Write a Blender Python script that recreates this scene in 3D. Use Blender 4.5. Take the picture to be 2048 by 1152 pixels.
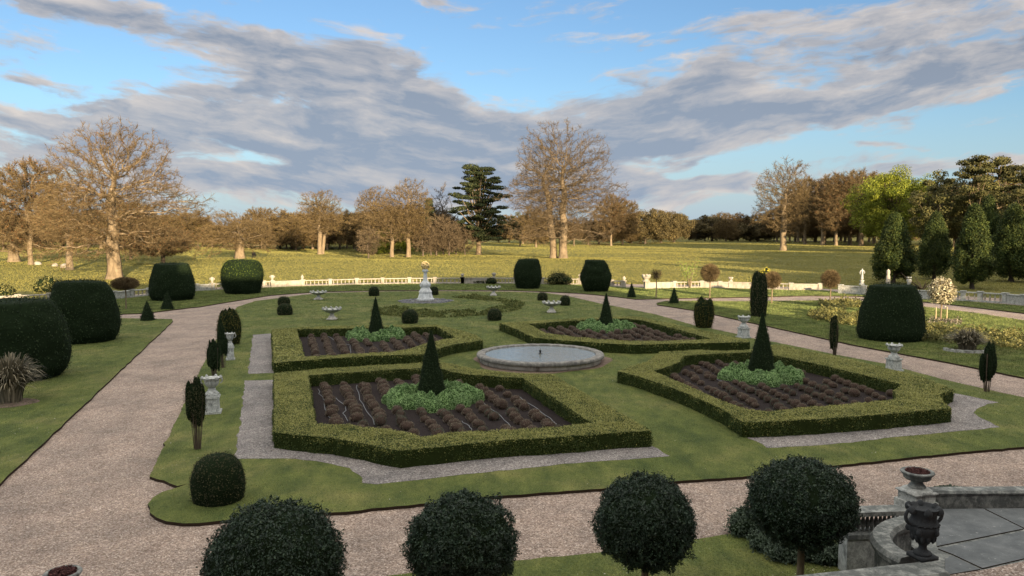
import bpy, math, random
import numpy as np
from mathutils import Vector, Matrix, kdtree, noise
from mathutils.geometry import tessellate_polygon
R = math.radians
for _o in list(bpy.data.objects): bpy.data.objects.remove(_o)
scene = bpy.context.scene
COL = scene.collection

# ------------------------------------------------------------------ camera
CAM_H, FPX, PITCH = 7.0, 1577.0, math.atan(116 / 1577.0)
cd = bpy.data.cameras.new('camera'); cam = bpy.data.objects.new('camera', cd); COL.objects.link(cam)
cam.location = (0, 0, CAM_H); cam.rotation_euler = (math.pi / 2 - PITCH, 0, 0)
cd.sensor_width = 36.0; cd.lens = 36.0 * FPX / 2048.0; cd.clip_start = 0.1; cd.clip_end = 20000
scene.camera = cam
scene.render.resolution_x, scene.render.resolution_y = 1024, 576

# ------------------------------------------------------------------ light
SUN_EL, SUN_AZ = R(8.6), R(22)            # shadows run away from the house, 22 degrees to the left
sun_dir = Vector((-math.sin(SUN_AZ) * math.cos(SUN_EL), math.cos(SUN_AZ) * math.cos(SUN_EL), -math.sin(SUN_EL)))
sl = bpy.data.lights.new('sun', 'SUN'); so = bpy.data.objects.new('sun', sl); COL.objects.link(so)
sl.energy = 5.0; sl.angle = R(0.5); sl.color = (1.0, 0.78, 0.50)
so.rotation_euler = sun_dir.to_track_quat('-Z', 'Y').to_euler(); so.location = (40, -60, 60)

vs = scene.view_settings
vs.view_transform = 'Standard'; vs.look = 'None'; vs.gamma = 1.0; vs.use_curve_mapping = False
vs.exposure = 1.6

world = bpy.data.worlds.new('World'); scene.world = world; world.use_nodes = True
def build_sky():
    nt = world.node_tree; N = nt.nodes; L = nt.links
    N.clear()
    def nd(t, **k):
        n = N.new(t)
        for a, b in k.items(): setattr(n, a, b)
        return n
    def M(op, a, b=None, c=None, clamp=False):
        n = nd('ShaderNodeMath', operation=op, use_clamp=clamp)
        for i, v in enumerate((a, b, c)):
            if v is None: continue
            if isinstance(v, (int, float)): n.inputs[i].default_value = v
            else: L.new(v, n.inputs[i])
        return n.outputs[0]
    def V(op, a, b):
        n = nd('ShaderNodeVectorMath', operation=op)
        for i, v in enumerate((a, b)):
            if v is None: continue
            if isinstance(v, (tuple, list)): n.inputs[i].default_value = v
            else: L.new(v, n.inputs[i])
        return n.outputs[0]
    def mixc(f, a, b):
        n = nd('ShaderNodeMix', data_type='RGBA')
        if isinstance(f, (int, float)): n.inputs[0].default_value = f
        else: L.new(f, n.inputs[0])
        for i, v in ((6, a), (7, b)):
            if isinstance(v, (tuple, list)): n.inputs[i].default_value = (*v, 1)
            else: L.new(v, n.inputs[i])
        return n.outputs[2]
    out = nd('ShaderNodeOutputWorld'); bg = nd('ShaderNodeBackground'); L.new(bg.outputs[0], out.inputs[0])
    bg.inputs[1].default_value = 0.07
    sky = nd('ShaderNodeTexSky', sky_type='NISHITA', sun_disc=False, sun_elevation=SUN_EL,
             sun_rotation=math.atan2(-sun_dir.x, -sun_dir.y), altitude=50, air_density=1.0, dust_density=0.3, ozone_density=2.5)
    tc = nd('ShaderNodeTexCoord')
    sp = nd('ShaderNodeSeparateXYZ'); L.new(tc.outputs['Generated'], sp.inputs[0])
    ay = M('ADD', M('ABSOLUTE', sp.outputs[1]), 0.06)
    u = M('DIVIDE', sp.outputs[0], ay); v = M('DIVIDE', sp.outputs[2], ay)
    cb = nd('ShaderNodeCombineXYZ'); L.new(u, cb.inputs[0]); L.new(v, cb.inputs[1])
    uv = cb.outputs[0]
    def noi(vec, scale, detail=6, rough=0.55, sc=(1, 1, 1), loc=(0, 0, 0)):
        mp = nd('ShaderNodeMapping'); L.new(vec, mp.inputs[0]); mp.inputs[1].default_value = loc; mp.inputs[3].default_value = sc
        n = nd('ShaderNodeTexNoise'); L.new(mp.outputs[0], n.inputs['Vector'])
        n.inputs['Scale'].default_value = scale; n.inputs['Detail'].default_value = detail; n.inputs['Roughness'].default_value = rough
        return n
    cbs = nd('ShaderNodeCombineXYZ'); L.new(u, cbs.inputs[0]); L.new(M('SUBTRACT', v, M('MULTIPLY', M('SQRT', M('ADD', M('MULTIPLY', u, u), 0.004)), 0.17)), cbs.inputs[1]); us = cbs.outputs[0]
    w = noi(uv, 5, 4, 0.6, (1, 2.0, 1), (3.1, 0.4, 0))
    wv = V('MULTIPLY', V('SUBTRACT', w.outputs['Color'], (0.5, 0.5, 0.5)), (0.20, 0.06, 0))
    uw = V('ADD', uv, wv); usw = V('ADD', us, V('MULTIPLY', wv, (0.6, 0.6, 0)))
    blobs = [  # px, py, rx, ry, tilt(deg, + = rises to the right), weight
        (160, 36, 270, 52, -8, .9), (420, 96, 330, 56, -11, 1.0), (620, 118, 150, 34, -8, .6), (30, 158, 90, 22, -5, .55),
        (640, 200, 300, 130, -8, 1.0), (740, 150, 110, 90, -30, .7), (520, 190, 260, 40, -3, .6), (850, 215, 140, 80, -35, 1.0), (960, 275, 230, 70, -10, .8),
        (260, 232, 320, 46, 3, .9), (130, 190, 170, 26, -4, .5), (100, 262, 260, 26, -3, .7), (420, 270, 380, 52, 0, .8),
        (760, 320, 700, 90, 0, 1.0), (500, 372, 800, 80, 0, .9), (1000, 340, 520, 80, 2, .9), (150, 310, 330, 40, 0, .8), (1010, 400, 480, 60, 0, .7),
        (1180, 265, 330, 70, 9, .9), (1400, 200, 330, 90, 12, .95), (1300, 310, 330, 50, 16, .9), (1470, 250, 300, 40, 12, .7),
        (1800, 195, 480, 80, 10, 1.05), (1930, 120, 380, 80, 10, .95), (1650, 235, 300, 42, 14, .8), (1480, 90, 330, 36, 9, .55), (1300, 45, 240, 40, 5, .5), (1850, 40, 380, 70, 8, .85), (1560, 150, 260, 40, 12, .6),
        (1470, 376, 270, 24, 2, 1.0), (1800, 340, 420, 22, 1, .75), (1740, 308, 70, 10, 0, .7), (1240, 385, 280, 46, 2, .8), (2020, 330, 200, 22, 4, .7),
        (905, 25, 55, 22, 0, .5), (560, 335, 130, 26, 4, -1.1), (500, 268, 120, 18, 2, -.5), (430, 185, 90, 20, 0, -.6), (1250, 335, 160, 22, 10, -.7), (1330, 355, 220, 16, 4, -.5),
        (250, 180, 100, 16, 0, -.4), (60, 210, 130, 20, 0, -.6)]
    tot = None
    for px, py, rx, ry, a, wgt in blobs:
        mp = nd('ShaderNodeMapping', vector_type='TEXTURE'); L.new(uw, mp.inputs[0])
        mp.inputs[1].default_value = ((px - 1024) / FPX, (460 - py) / FPX, 0); mp.inputs[2].default_value = (0, 0, R(a))
        mp.inputs[3].default_value = (rx / FPX * 0.98, ry / FPX * 0.98, 1)
        g = nd('ShaderNodeTexGradient', gradient_type='SPHERICAL'); L.new(mp.outputs[0], g.inputs[0])
        s = M('MULTIPLY', M('POWER', g.outputs['Fac'], 0.8), wgt * 0.86)
        tot = s if tot is None else M('ADD', tot, s)
    # clouds elsewhere in the sky (behind and above)
    els = noi(tc.outputs['Generated'], 2.6, 5, 0.6, (1, 1, 2.5))
    far = nd('ShaderNodeMapRange', clamp=True); L.new(v, far.inputs[0]); far.inputs[1].default_value = 0.30; far.inputs[2].default_value = 0.5
    tot = M('ADD', tot, M('MULTIPLY', far.outputs[0], M('MULTIPLY', M('SUBTRACT', els.outputs['Fac'], 0.42), 2.2)))
    f1 = noi(usw, 7.5, 9, 0.60, (1, 3.7, 1)); f2 = noi(usw, 26, 6, 0.6, (1, 3.6, 1), (1.7, 2.2, 0))
    fb = M('ADD', M('MULTIPLY', M('SUBTRACT', f1.outputs['Fac'], 0.52), 2.9), M('MULTIPLY', M('SUBTRACT', f2.outputs['Fac'], 0.5), 1.0))
    dens = M('ADD', tot, fb)
    def sstep(x, a, b):
        n = nd('ShaderNodeMapRange', clamp=True, interpolation_type='SMOOTHSTEP'); L.new(x, n.inputs[0]); n.inputs[1].default_value = a; n.inputs[2].default_value = b
        return n.outputs[0]
    mask = M('MULTIPLY', sstep(dens, 0.08, 0.70), 0.94)
    # billow relief: density a little higher up and to the right compared with here
    f3 = noi(V('ADD', usw, (0.009, 0.014, 0)), 7.5, 9, 0.60, (1, 3.7, 1))
    rel = M('MULTIPLY', M('SUBTRACT', f1.outputs['Fac'], f3.outputs['Fac']), 2.3)
    core = sstep(dens, 0.25, 1.35)
    lit = M('ADD', M('SUBTRACT', M('ADD', 0.62, M('MULTIPLY', M('SUBTRACT', noi(usw, 11, 6, 0.6, (1, 3.4, 1), (5.2, 1.1, 0)).outputs['Fac'], 0.5), 1.5)), M('MULTIPLY', core, 0.52)), rel, clamp=True)
    low = nd('ShaderNodeMapRange', clamp=True); L.new(v, low.inputs[0]); low.inputs[1].default_value = 0.0; low.inputs[2].default_value = 0.2
    cdark = mixc(low.outputs[0], (1.50, 1.85, 2.45), (1.30, 1.50, 1.87))
    clit = (3.45, 3.12, 2.88)
    cloud = mixc(lit, cdark, clit)
    tint = nd('ShaderNodeMix', data_type='RGBA', blend_type='MULTIPLY'); tint.inputs[0].default_value = 1.0
    L.new(sky.outputs[0], tint.inputs[6]); tint.inputs[7].default_value = SKY_TINT
    hor = nd('ShaderNodeMapRange', clamp=True); L.new(v, hor.inputs[0]); hor.inputs[1].default_value = 0.16; hor.inputs[2].default_value = 0.0; hor.inputs[4].default_value = 0.85
    clear = mixc(hor.outputs[0], tint.outputs[2], (1.75, 2.45, 3.35))
    # unseen overhead sky, brightened well past the visible sky to light the shaded garden
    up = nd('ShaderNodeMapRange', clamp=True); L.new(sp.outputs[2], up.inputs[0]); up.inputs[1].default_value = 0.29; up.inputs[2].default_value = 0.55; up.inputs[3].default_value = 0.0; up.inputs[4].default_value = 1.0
    L.new(mixc(up.outputs[0], mixc(mask, clear, cloud), OVERHEAD_FILL), bg.inputs[0])
SKY_TINT = (0.80, 0.84, 0.93, 1)
OVERHEAD_FILL = (8.9, 8.5, 7.7)  # added brightness of the unseen upper sky, fills the shaded garden
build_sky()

# ------------------------------------------------------------------ photo-to-ground survey helpers
_cp, _sp = math.cos(PITCH), math.sin(PITCH)
def ray(px, py):
    x = (px - 1024) / FPX; y = -(py - 576) / FPX
    return Vector((x, _cp + y * _sp, -_sp + y * _cp))
def G(px, py, z=0.0):
    d = ray(px, py); t = (z - CAM_H) / d.z
    return Vector((d.x * t, d.y * t, z))
def ZT(py, Y):                       # height of a photo row at depth Y
    d = ray(1024, py); return CAM_H + d.z * Y / d.y
def XT(px, py, Y):
    d = ray(px, py); return d.x * Y / d.y
def W(n, Y): return n * Y / FPX
def poly(pts, z): return [G(a, b, z).xy for a, b in pts]

# ------------------------------------------------------------------ mesh helpers
class MB:
    def __init__(s): s.v = []; s.f = []; s.n = 0
    def add(s, V, F, mi=0):
        V = np.asarray(V, float).reshape(-1, 3)
        if isinstance(F, np.ndarray):
            s.f.append((F + s.n, mi))
        else:
            by = {}
            for f in F: by.setdefault(len(f), []).append(f)
            for k, fs in by.items(): s.f.append((np.array(fs, int) + s.n, mi))
        s.v.append(V); s.n += len(V); return s
    def mesh(s, name, mats, smooth=True):
        me = bpy.data.meshes.new(name)
        V = np.concatenate(s.v) if s.v else np.zeros((0, 3))
        me.vertices.add(len(V)); me.vertices.foreach_set('co', V.astype(np.float32).ravel())
        lv = np.concatenate([f.ravel() for f, _ in s.f]); tot = np.concatenate([np.full(len(f), f.shape[1]) for f, _ in s.f])
        mi = np.concatenate([np.full(len(f), m) for f, m in s.f])
        st = np.concatenate([[0], np.cumsum(tot)[:-1]])
        me.loops.add(len(lv)); me.loops.foreach_set('vertex_index', lv.astype(np.int32))
        me.polygons.add(len(tot)); me.polygons.foreach_set('loop_start', st.astype(np.int32))
        try: me.polygons.foreach_set('loop_total', tot.astype(np.int32))
        except Exception: pass
        me.polygons.foreach_set('material_index', mi.astype(np.int32))
        me.polygons.foreach_set('use_smooth', np.full(len(tot), bool(smooth)))
        for m in (mats if isinstance(mats, (list, tuple)) else [mats]): me.materials.append(m)
        me.update(calc_edges=True); me.validate()
        return me
    def build(s, name, mats, parent=None, smooth=True, loc=None):
        return put(name, s.mesh(name, mats, smooth), parent, loc)
def put(name, me, parent=None, loc=None, rz=0, scale=None):
    o = bpy.data.objects.new(name, me); COL.objects.link(o)
    if parent is not None: o.parent = parent
    if loc is not None: o.location = loc
    if rz: o.rotation_euler = (0, 0, rz)
    if scale is not None: o.scale = scale if hasattr(scale, '__len__') else (scale,) * 3
    return o
def tag(o, label=None, cat=None, group=None, kind=None):
    if label: o['label'] = label
    if cat: o['category'] = cat
    if group: o['group'] = group
    if kind: o['kind'] = kind
    return o
def empty(name, loc, label, cat, group=None, rz=0, scale=None):
    o = bpy.data.objects.new(name, None); COL.objects.link(o); o.location = loc; o.rotation_euler = (0, 0, rz)
    o.empty_display_size = 0.3
    if scale is not None: o.scale = scale if hasattr(scale, '__len__') else (scale,) * 3
    return tag(o, label, cat, group)

def box(c, s, rz=0.0, taper=1.0):
    x, y, z = s[0] / 2, s[1] / 2, s[2] / 2; t = taper
    V = np.array([(-x, -y, -z), (x, -y, -z), (x, y, -z), (-x, y, -z), (-x*t, -y*t, z), (x*t, -y*t, z), (x*t, y*t, z), (-x*t, y*t, z)])
    ca, sa = math.cos(rz), math.sin(rz)
    V = V @ np.array([[ca, sa, 0], [-sa, ca, 0], [0, 0, 1]]) + np.array(c)
    return V, [(0, 3, 2, 1), (4, 5, 6, 7), (0, 1, 5, 4), (1, 2, 6, 5), (2, 3, 7, 6), (3, 0, 4, 7)]
def lathe(prof, seg=24, c=(0, 0, 0), ph=0.0):
    prof = np.array(prof, float); n = len(prof)
    a = np.arange(seg) / seg * 2 * math.pi + ph
    V = np.stack([np.outer(prof[:, 0], np.cos(a)), np.outer(prof[:, 0], np.sin(a)), np.repeat(prof[:, 1:2], seg, 1)], -1).reshape(-1, 3) + np.array(c)
    i = np.arange(n - 1)[:, None] * seg; j = np.arange(seg)[None]; k = (j + 1) % seg
    F = np.stack([i + j, i + k, i + seg + k, i + seg + j], -1).reshape(-1, 4)
    return V, F
def smooth_prof(p, k=3):
    p = np.array(p, float)
    for _ in range(k):
        q = [p[0]]
        for a, b in zip(p[:-1], p[1:]): q += [a * .75 + b * .25, a * .25 + b * .75]
        q.append(p[-1]); p = np.array(q)
        if len(p) > 60: break
    return p
def tubes(P0, P1, R0, R1, n=3):
    P0 = np.asarray(P0, float); P1 = np.asarray(P1, float); m = len(P0)
    d = P1 - P0; d /= np.maximum(np.linalg.norm(d, axis=1, keepdims=True), 1e-9)
    ref = np.where(np.abs(d[:, 2:3]) > 0.9, np.array([[1., 0, 0]]), np.array([[0, 0, 1.]]))
    a = np.cross(d, ref); a /= np.maximum(np.linalg.norm(a, axis=1, keepdims=True), 1e-9); b = np.cross(d, a)
    th = np.arange(n) / n * 2 * math.pi
    ring = a[:, None] * np.cos(th)[None, :, None] + b[:, None] * np.sin(th)[None, :, None]
    V = np.concatenate([P0[:, None] + ring * np.asarray(R0)[:, None, None], P1[:, None] + ring * np.asarray(R1)[:, None, None]], 1)
    j = np.arange(n); k = (j + 1) % n
    q = np.stack([j, j + n, k + n, k], -1)[None] + (np.arange(m) * 2 * n)[:, None, None]
    return V.reshape(-1, 3), q.reshape(-1, 4)
def path_tube(pts, rad, n=6):
    pts = np.array(pts, float); r = np.full(len(pts), rad) if np.isscalar(rad) else np.array(rad)
    return tubes(pts[:-1], pts[1:], r[:-1], r[1:], n)
def leaves(P, N, size, rng, aspect=0.5, tilt=0.9, up=0.0):
    """leaf-sized kite faces at P; tilt 0 = lying flat on the surface, 1 = any way"""
    m = len(P); t = rng.normal(size=(m, 3))
    nn = N + tilt * rng.normal(size=(m, 3)) * 0.7; nn /= np.linalg.norm(nn, axis=1, keepdims=True)
    t -= nn * (t * nn).sum(1, keepdims=True); t[:, 2] += up; t /= np.linalg.norm(t, axis=1, keepdims=True)
    b = np.cross(nn, t); s = (size * rng.uniform(0.6, 1.3, m))[:, None]
    V = np.stack([P - t * s * .5, P + b * s * aspect * .5 + nn * s * .08, P + t * s * .5, P - b * s * aspect * .5 + nn * s * .08], 1)
    F = np.arange(m * 4).reshape(m, 4)
    return V.reshape(-1, 3), F
def sample(V, F, n, rng):
    """area-weighted points and normals on quads or triangles"""
    V = np.asarray(V); T = []
    for f in (F if isinstance(F, list) else [F]):
        f = np.asarray(f)
        T.append(f[:, :3])
        if f.shape[1] == 4: T.append(f[:, [0, 2, 3]])
    T = np.concatenate(T); a, b, c = V[T[:, 0]], V[T[:, 1]], V[T[:, 2]]
    cr = np.cross(b - a, c - a); ar = np.linalg.norm(cr, axis=1); ok = ar > 1e-10
    cr, ar, a, b, c = cr[ok], ar[ok], a[ok], b[ok], c[ok]
    i = rng.choice(len(ar), n, p=ar / ar.sum())
    u, v = rng.random(n), rng.random(n); fl = u + v > 1; u[fl], v[fl] = 1 - u[fl], 1 - v[fl]
    return a[i] + (b - a)[i] * u[:, None] + (c - a)[i] * v[:, None], cr[i] / ar[i][:, None]
def densify(pts, step, jit=0.0, rng=None):
    out = []; n = len(pts)
    for i in range(n):
        a, b = Vector(pts[i]), Vector(pts[(i + 1) % n]); k = max(1, int((b - a).length / step))
        for j in range(k):
            p = a.lerp(b, j / k)
            if jit: p = p + Vector(rng.normal(0, jit, 2))
            out.append(p)
    return out
def area2(p): return sum(p[i].x * p[(i + 1) % len(p)].y - p[(i + 1) % len(p)].x * p[i].y for i in range(len(p))) / 2
def slab(pts, z0, z1, side_mi=1):
    """raised sheet: top polygon and its cut edge"""
    pts = [Vector(p) for p in pts]
    if area2(pts) < 0: pts = pts[::-1]
    n = len(pts); tri = tessellate_polygon([[p.to_3d() for p in pts]])
    V = np.array([(p.x, p.y, z1) for p in pts]); T = []
    for t in tri:
        a, b, c = (pts[i] for i in t)
        T.append(t if (b - a).cross(c - a) > 0 else t[::-1])
    S = np.array([(p.x, p.y, z) for z in (z0, z1) for p in pts])
    Q = [(i, (i + 1) % n, n + (i + 1) % n, n + i) for i in range(n)]
    return (V, T), (S, Q)
def inside(x, y, pts):
    c = False; n = len(pts); j = n - 1
    for i in range(n):
        if (pts[i][1] > y) != (pts[j][1] > y) and x < (pts[j][0] - pts[i][0]) * (y - pts[i][1]) / (pts[j][1] - pts[i][1]) + pts[i][0]: c = not c
        j = i
    return c
def vnoise(P, s, amp, off=0.0):
    return np.array([noise.noise(Vector((p[0] * s + off, p[1] * s, p[2] * s + off))) for p in P]) * amp

# ------------------------------------------------------------------ materials
def mat(name, build, rough=0.8, spec=0.3):
    m = bpy.data.materials.new(name); m.use_nodes = True; nt = m.node_tree; N = nt.nodes; L = nt.links
    b = N['Principled BSDF']; b.inputs['Roughness'].default_value = rough; b.inputs['Specular IOR Level'].default_value = spec
    build(nt, N, L, b); return m
def nnode(N, L, coord, scale, detail=4, rough=0.55, sc=(1, 1, 1)):
    mp = N.new('ShaderNodeMapping'); L.new(coord, mp.inputs[0]); mp.inputs[3].default_value = sc
    n = N.new('ShaderNodeTexNoise'); L.new(mp.outputs[0], n.inputs['Vector']); n.inputs['Scale'].default_value = scale
    n.inputs['Detail'].default_value = detail; n.inputs['Roughness'].default_value = rough; return n.outputs['Fac']
def ramp(N, L, fac, stops):
    r = N.new('ShaderNodeValToRGB'); L.new(fac, r.inputs[0]); e = r.color_ramp.elements
    while len(e) < len(stops): e.new(0.5)
    for x, (p, c) in zip(e, stops): x.position = p; x.color = (*c, 1)
    return r.outputs[0]
def mixn(N, L, f, a, b, mode='MIX'):
    n = N.new('ShaderNodeMix'); n.data_type = 'RGBA'; n.blend_type = mode
    if isinstance(f, (int, float)): n.inputs[0].default_value = f
    else: L.new(f, n.inputs[0])
    for i, v in ((6, a), (7, b)):
        if isinstance(v, tuple): n.inputs[i].default_value = (*v, 1)
        else: L.new(v, n.inputs[i])
    return n.outputs[2]
def bump(N, L, b, h, strength, dist):
    n = N.new('ShaderNodeBump'); n.inputs['Strength'].default_value = strength; n.inputs['Distance'].default_value = dist
    L.new(h, n.inputs['Height']); L.new(n.outputs[0], b.inputs['Normal'])
def geo(N): return N.new('ShaderNodeNewGeometry')
def rgbmul(c, k): return tuple(x * k for x in c)

def foliage(name, stops, rough=0.65, trans=0.2, spec=0.25, clump=0.0, cscale=0.6):
    def f(nt, N, L, b):
        g = geo(N); c = ramp(N, L, g.outputs['Random Per Island'], stops)
        if clump:
            nz = nnode(N, L, g.outputs['Position'], cscale, 3)
            k = ramp(N, L, nz, [(0.35, (1 - clump,) * 3), (0.65, (1 + clump, 1 + clump, 1 + clump * .6))])
            c = mixn(N, L, 1.0, c, k, 'MULTIPLY')
        L.new(c, b.inputs['Base Color'])
        if trans:
            t = N.new('ShaderNodeBsdfTranslucent'); L.new(c, t.inputs[0]); mx = N.new('ShaderNodeMixShader'); mx.inputs[0].default_value = trans
            L.new(b.outputs[0], mx.inputs[1]); L.new(t.outputs[0], mx.inputs[2]); L.new(mx.outputs[0], N['Material Output'].inputs[0])
    return mat(name, f, rough, spec)
def three(c, lo=0.55, hi=1.5): return [(0.0, rgbmul(c, lo)), (0.5, c), (1.0, rgbmul(c, hi))]

def lawn_mat(name, dark, mid, light, blade=12.0, fine=1.0):
    def f(nt, N, L, b):
        p = geo(N).outputs['Position']
        a = nnode(N, L, p, 0.28, 5, 0.65); c = ramp(N, L, a, [(0.34, dark), (0.5, mid), (0.68, light)])
        a2 = nnode(N, L, p, 1.6, 5, 0.7, (1.0, 0.45, 1)); k2 = ramp(N, L, a2, [(0.30, (.55, .64, .60)), (0.70, (1.45, 1.34, 1.2))])
        c = mixn(N, L, 1.0, c, k2, 'MULTIPLY')
        a3 = nnode(N, L, p, 22 * fine, 4, 0.75); k3 = ramp(N, L, a3, [(0.25, (.5, .55, .5)), (0.5, (1, 1, 1)), (0.78, (1.5, 1.45, 1.3))])
        c = mixn(N, L, 1.0, c, k3, 'MULTIPLY')
        L.new(c, b.inputs['Base Color'])
        ad = N.new('ShaderNodeMath'); ad.operation = 'ADD'; L.new(a3, ad.inputs[0]); L.new(nnode(N, L, p, 60 * fine, 3, 0.8), ad.inputs[1])
        bump(N, L, b, ad.outputs[0], 0.8, 0.03)
        nz = N.new('ShaderNodeTexNoise'); nz.inputs['Scale'].default_value = 45 * fine; nz.inputs['Detail'].default_value = 2; L.new(p, nz.inputs['Vector'])
        a1 = N.new('ShaderNodeVectorMath'); a1.operation = 'SUBTRACT'; L.new(nz.outputs['Color'], a1.inputs[0]); a1.inputs[1].default_value = (.5, .5, .5)
        a2 = N.new('ShaderNodeVectorMath'); a2.operation = 'MULTIPLY'; L.new(a1.outputs[0], a2.inputs[0]); a2.inputs[1].default_value = (blade, blade, 0)
        a3 = N.new('ShaderNodeVectorMath'); a3.operation = 'ADD'; L.new(a2.outputs[0], a3.inputs[0]); L.new(geo(N).outputs['Normal'], a3.inputs[1])
        a4 = N.new('ShaderNodeVectorMath'); a4.operation = 'NORMALIZE'; L.new(a3.outputs[0], a4.inputs[0]); L.new(a4.outputs[0], b.inputs['Normal'])
    return mat(name, f, 0.9, 0.15)
def gravel_mat(name, tones, patch=0.26):
    def f(nt, N, L, b):
        p = geo(N).outputs['Position']
        v = N.new('ShaderNodeTexVoronoi'); v.inputs['Scale'].default_value = 34; L.new(p, v.inputs['Vector'])
        s = N.new('ShaderNodeSeparateColor'); L.new(v.outputs['Color'], s.inputs[0])
        c = ramp(N, L, s.outputs[0], [(0.0, tones[0]), (0.45, tones[1]), (0.85, tones[2]), (1.0, tones[3])])
        a = nnode(N, L, p, 0.42, 7, 0.72); k = ramp(N, L, a, [(0.32, (1 - patch, 1 - patch * .95, 1 - patch * .9)), (0.7, (1 + patch, 1 + patch * .9, 1 + patch * .8))])
        c = mixn(N, L, 1.0, c, k, 'MULTIPLY')
        d5 = nnode(N, L, p, 1.1, 6, 0.75, (1, .6, 1)); c = mixn(N, L, 1.0, c, ramp(N, L, d5, [(0.34, (.78, .76, .76)), (0.5, (1, 1, 1)), (0.68, (1.12, 1.1, 1.07))]), 'MULTIPLY')
        a4 = nnode(N, L, p, 7, 5, 0.8); k4 = ramp(N, L, a4, [(0.3, (.76, .76, .78)), (0.7, (1.22, 1.2, 1.18))]); c = mixn(N, L, 1.0, c, k4, 'MULTIPLY')
        L.new(c, b.inputs['Base Color'])
        nz = N.new('ShaderNodeTexNoise'); nz.inputs['Scale'].default_value = 30; nz.inputs['Detail'].default_value = 2; L.new(p, nz.inputs['Vector'])
        a1 = N.new('ShaderNodeVectorMath'); a1.operation = 'SUBTRACT'; L.new(nz.outputs['Color'], a1.inputs[0]); a1.inputs[1].default_value = (.5, .5, .5)
        a2 = N.new('ShaderNodeVectorMath'); a2.operation = 'MULTIPLY'; L.new(a1.outputs[0], a2.inputs[0]); a2.inputs[1].default_value = (6, 6, 0)
        a3 = N.new('ShaderNodeVectorMath'); a3.operation = 'ADD'; L.new(a2.outputs[0], a3.inputs[0]); L.new(geo(N).outputs['Normal'], a3.inputs[1])
        a4 = N.new('ShaderNodeVectorMath'); a4.operation = 'NORMALIZE'; L.new(a3.outputs[0], a4.inputs[0]); L.new(a4.outputs[0], b.inputs['Normal'])
    return mat(name, f, 0.9, 0.2)
def stone_mat(name, base, lichen, dirt, sc=3.0, bstr=0.5, amt=(0.45, 0.62)):
    def f(nt, N, L, b):
        tc = N.new('ShaderNodeTexCoord').outputs['Object']
        p = geo(N).outputs['Position']
        a = nnode(N, L, p, sc, 7, 0.7); c = ramp(N, L, a, [(0.30, rgbmul(base, .72)), (0.5, base), (0.72, rgbmul(base, 1.22))])
        l = nnode(N, L, p, sc * 2.3, 6, 0.75, (1.0, 1.0, 0.8)); r = ramp(N, L, l, [(amt[0], (0, 0, 0)), (amt[1], (1, 1, 1))]); c = mixn(N, L, r, c, lichen)
        d = nnode(N, L, p, sc * 1.1, 6, 0.7, (1.3, 1.3, .5)); r2 = ramp(N, L, d, [(0.52, (0, 0, 0)), (0.68, (.8, .8, .8))]); c = mixn(N, L, r2, c, dirt)
        L.new(c, b.inputs['Base Color'])
        bump(N, L, b, nnode(N, L, p, sc * 9, 6, 0.75), bstr, 0.03)
    return mat(name, f, 0.9, 0.2)
def bark_mat(name, c1, c2):
    def f(nt, N, L, b):
        p = geo(N).outputs['Position']
        a = nnode(N, L, p, 2.2, 6, 0.7, (1, 1, .3)); L.new(ramp(N, L, a, [(0.3, c1), (0.7, c2)]), b.inputs['Base Color'])
        bump(N, L, b, nnode(N, L, p, 7, 5, 0.7, (1, 1, .25)), 0.8, 0.12)
    return mat(name, f, 0.95, 0.1)
def plain(name, c, rough=0.6, spec=0.3, metal=0.0):
    def f(nt, N, L, b):
        p = geo(N).outputs['Position']; a = nnode(N, L, p, 5, 5, 0.7)
        L.new(ramp(N, L, a, [(0.3, rgbmul(c, .75)), (0.7, rgbmul(c, 1.25))]), b.inputs['Base Color']); b.inputs['Metallic'].default_value = metal
    return mat(name, f, rough, spec)

MT = {}
MT['lawn'] = lawn_mat('lawn', (.075, .102, .030), (.112, .135, .042), (.165, .165, .066))
MT['fieldgrass'] = lawn_mat('field_grass', (.095, .105, .026), (.15, .142, .038), (.20, .178, .058), blade=14.0, fine=0.5)
MT['edge'] = plain('cut_turf_edge', (.030, .020, .014), 0.95, 0.1)
MT['path'] = gravel_mat('path_gravel', [(.135, .100, .080), (.255, .200, .168), (.335, .272, .234), (.50, .43, .38)])
MT['strip'] = gravel_mat('strip_gravel', [(.085, .078, .078), (.18, .168, .165), (.25, .235, .23), (.42, .40, .39)])
MT['terracegravel'] = gravel_mat('terrace_gravel', [(.12, .088, .07), (.24, .19, .165), (.32, .27, .24), (.5, .44, .41)])
MT['soil'] = plain('bed_soil', (.020, .013, .012), 0.95, 0.1)
def _soil(nt, N, L, b):
    p = geo(N).outputs['Position']; a = nnode(N, L, p, 14, 6, 0.8)
    L.new(ramp(N, L, a, [(0.3, (.012, .009, .009)), (0.6, (.031, .024, .024)), (0.8, (.062, .052, .050))]), b.inputs['Base Color']); bump(N, L, b, a, 1.0, 0.08)
MT['soil'] = mat('bed_soil', _soil, 0.95, 0.1)
MT['hedge_in'] = plain('hedge_inside', (.018, .026, .007), 0.95, 0.05)
MT['hedge_dark'] = foliage('hedge_leaf', [(0, (.026, .046, .010)), (.5, (.046, .072, .014)), (1, (.085, .10, .022))], 0.6)
MT['hedge_new_skylit'] = foliage('hedge_new_growth_skylit', [(0, (.18, .19, .048)), (.5, (.26, .255, .075)), (1, (.34, .33, .115))], 0.6)  # yellow new growth, with sky light on the hedge tops painted in
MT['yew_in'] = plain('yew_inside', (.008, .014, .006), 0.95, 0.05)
MT['yew'] = foliage('yew_needles', [(0, (.011, .021, .010)), (.6, (.019, .033, .014)), (1, (.029, .045, .018))], 0.7, 0.1, 0.15, 0.25)
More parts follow.
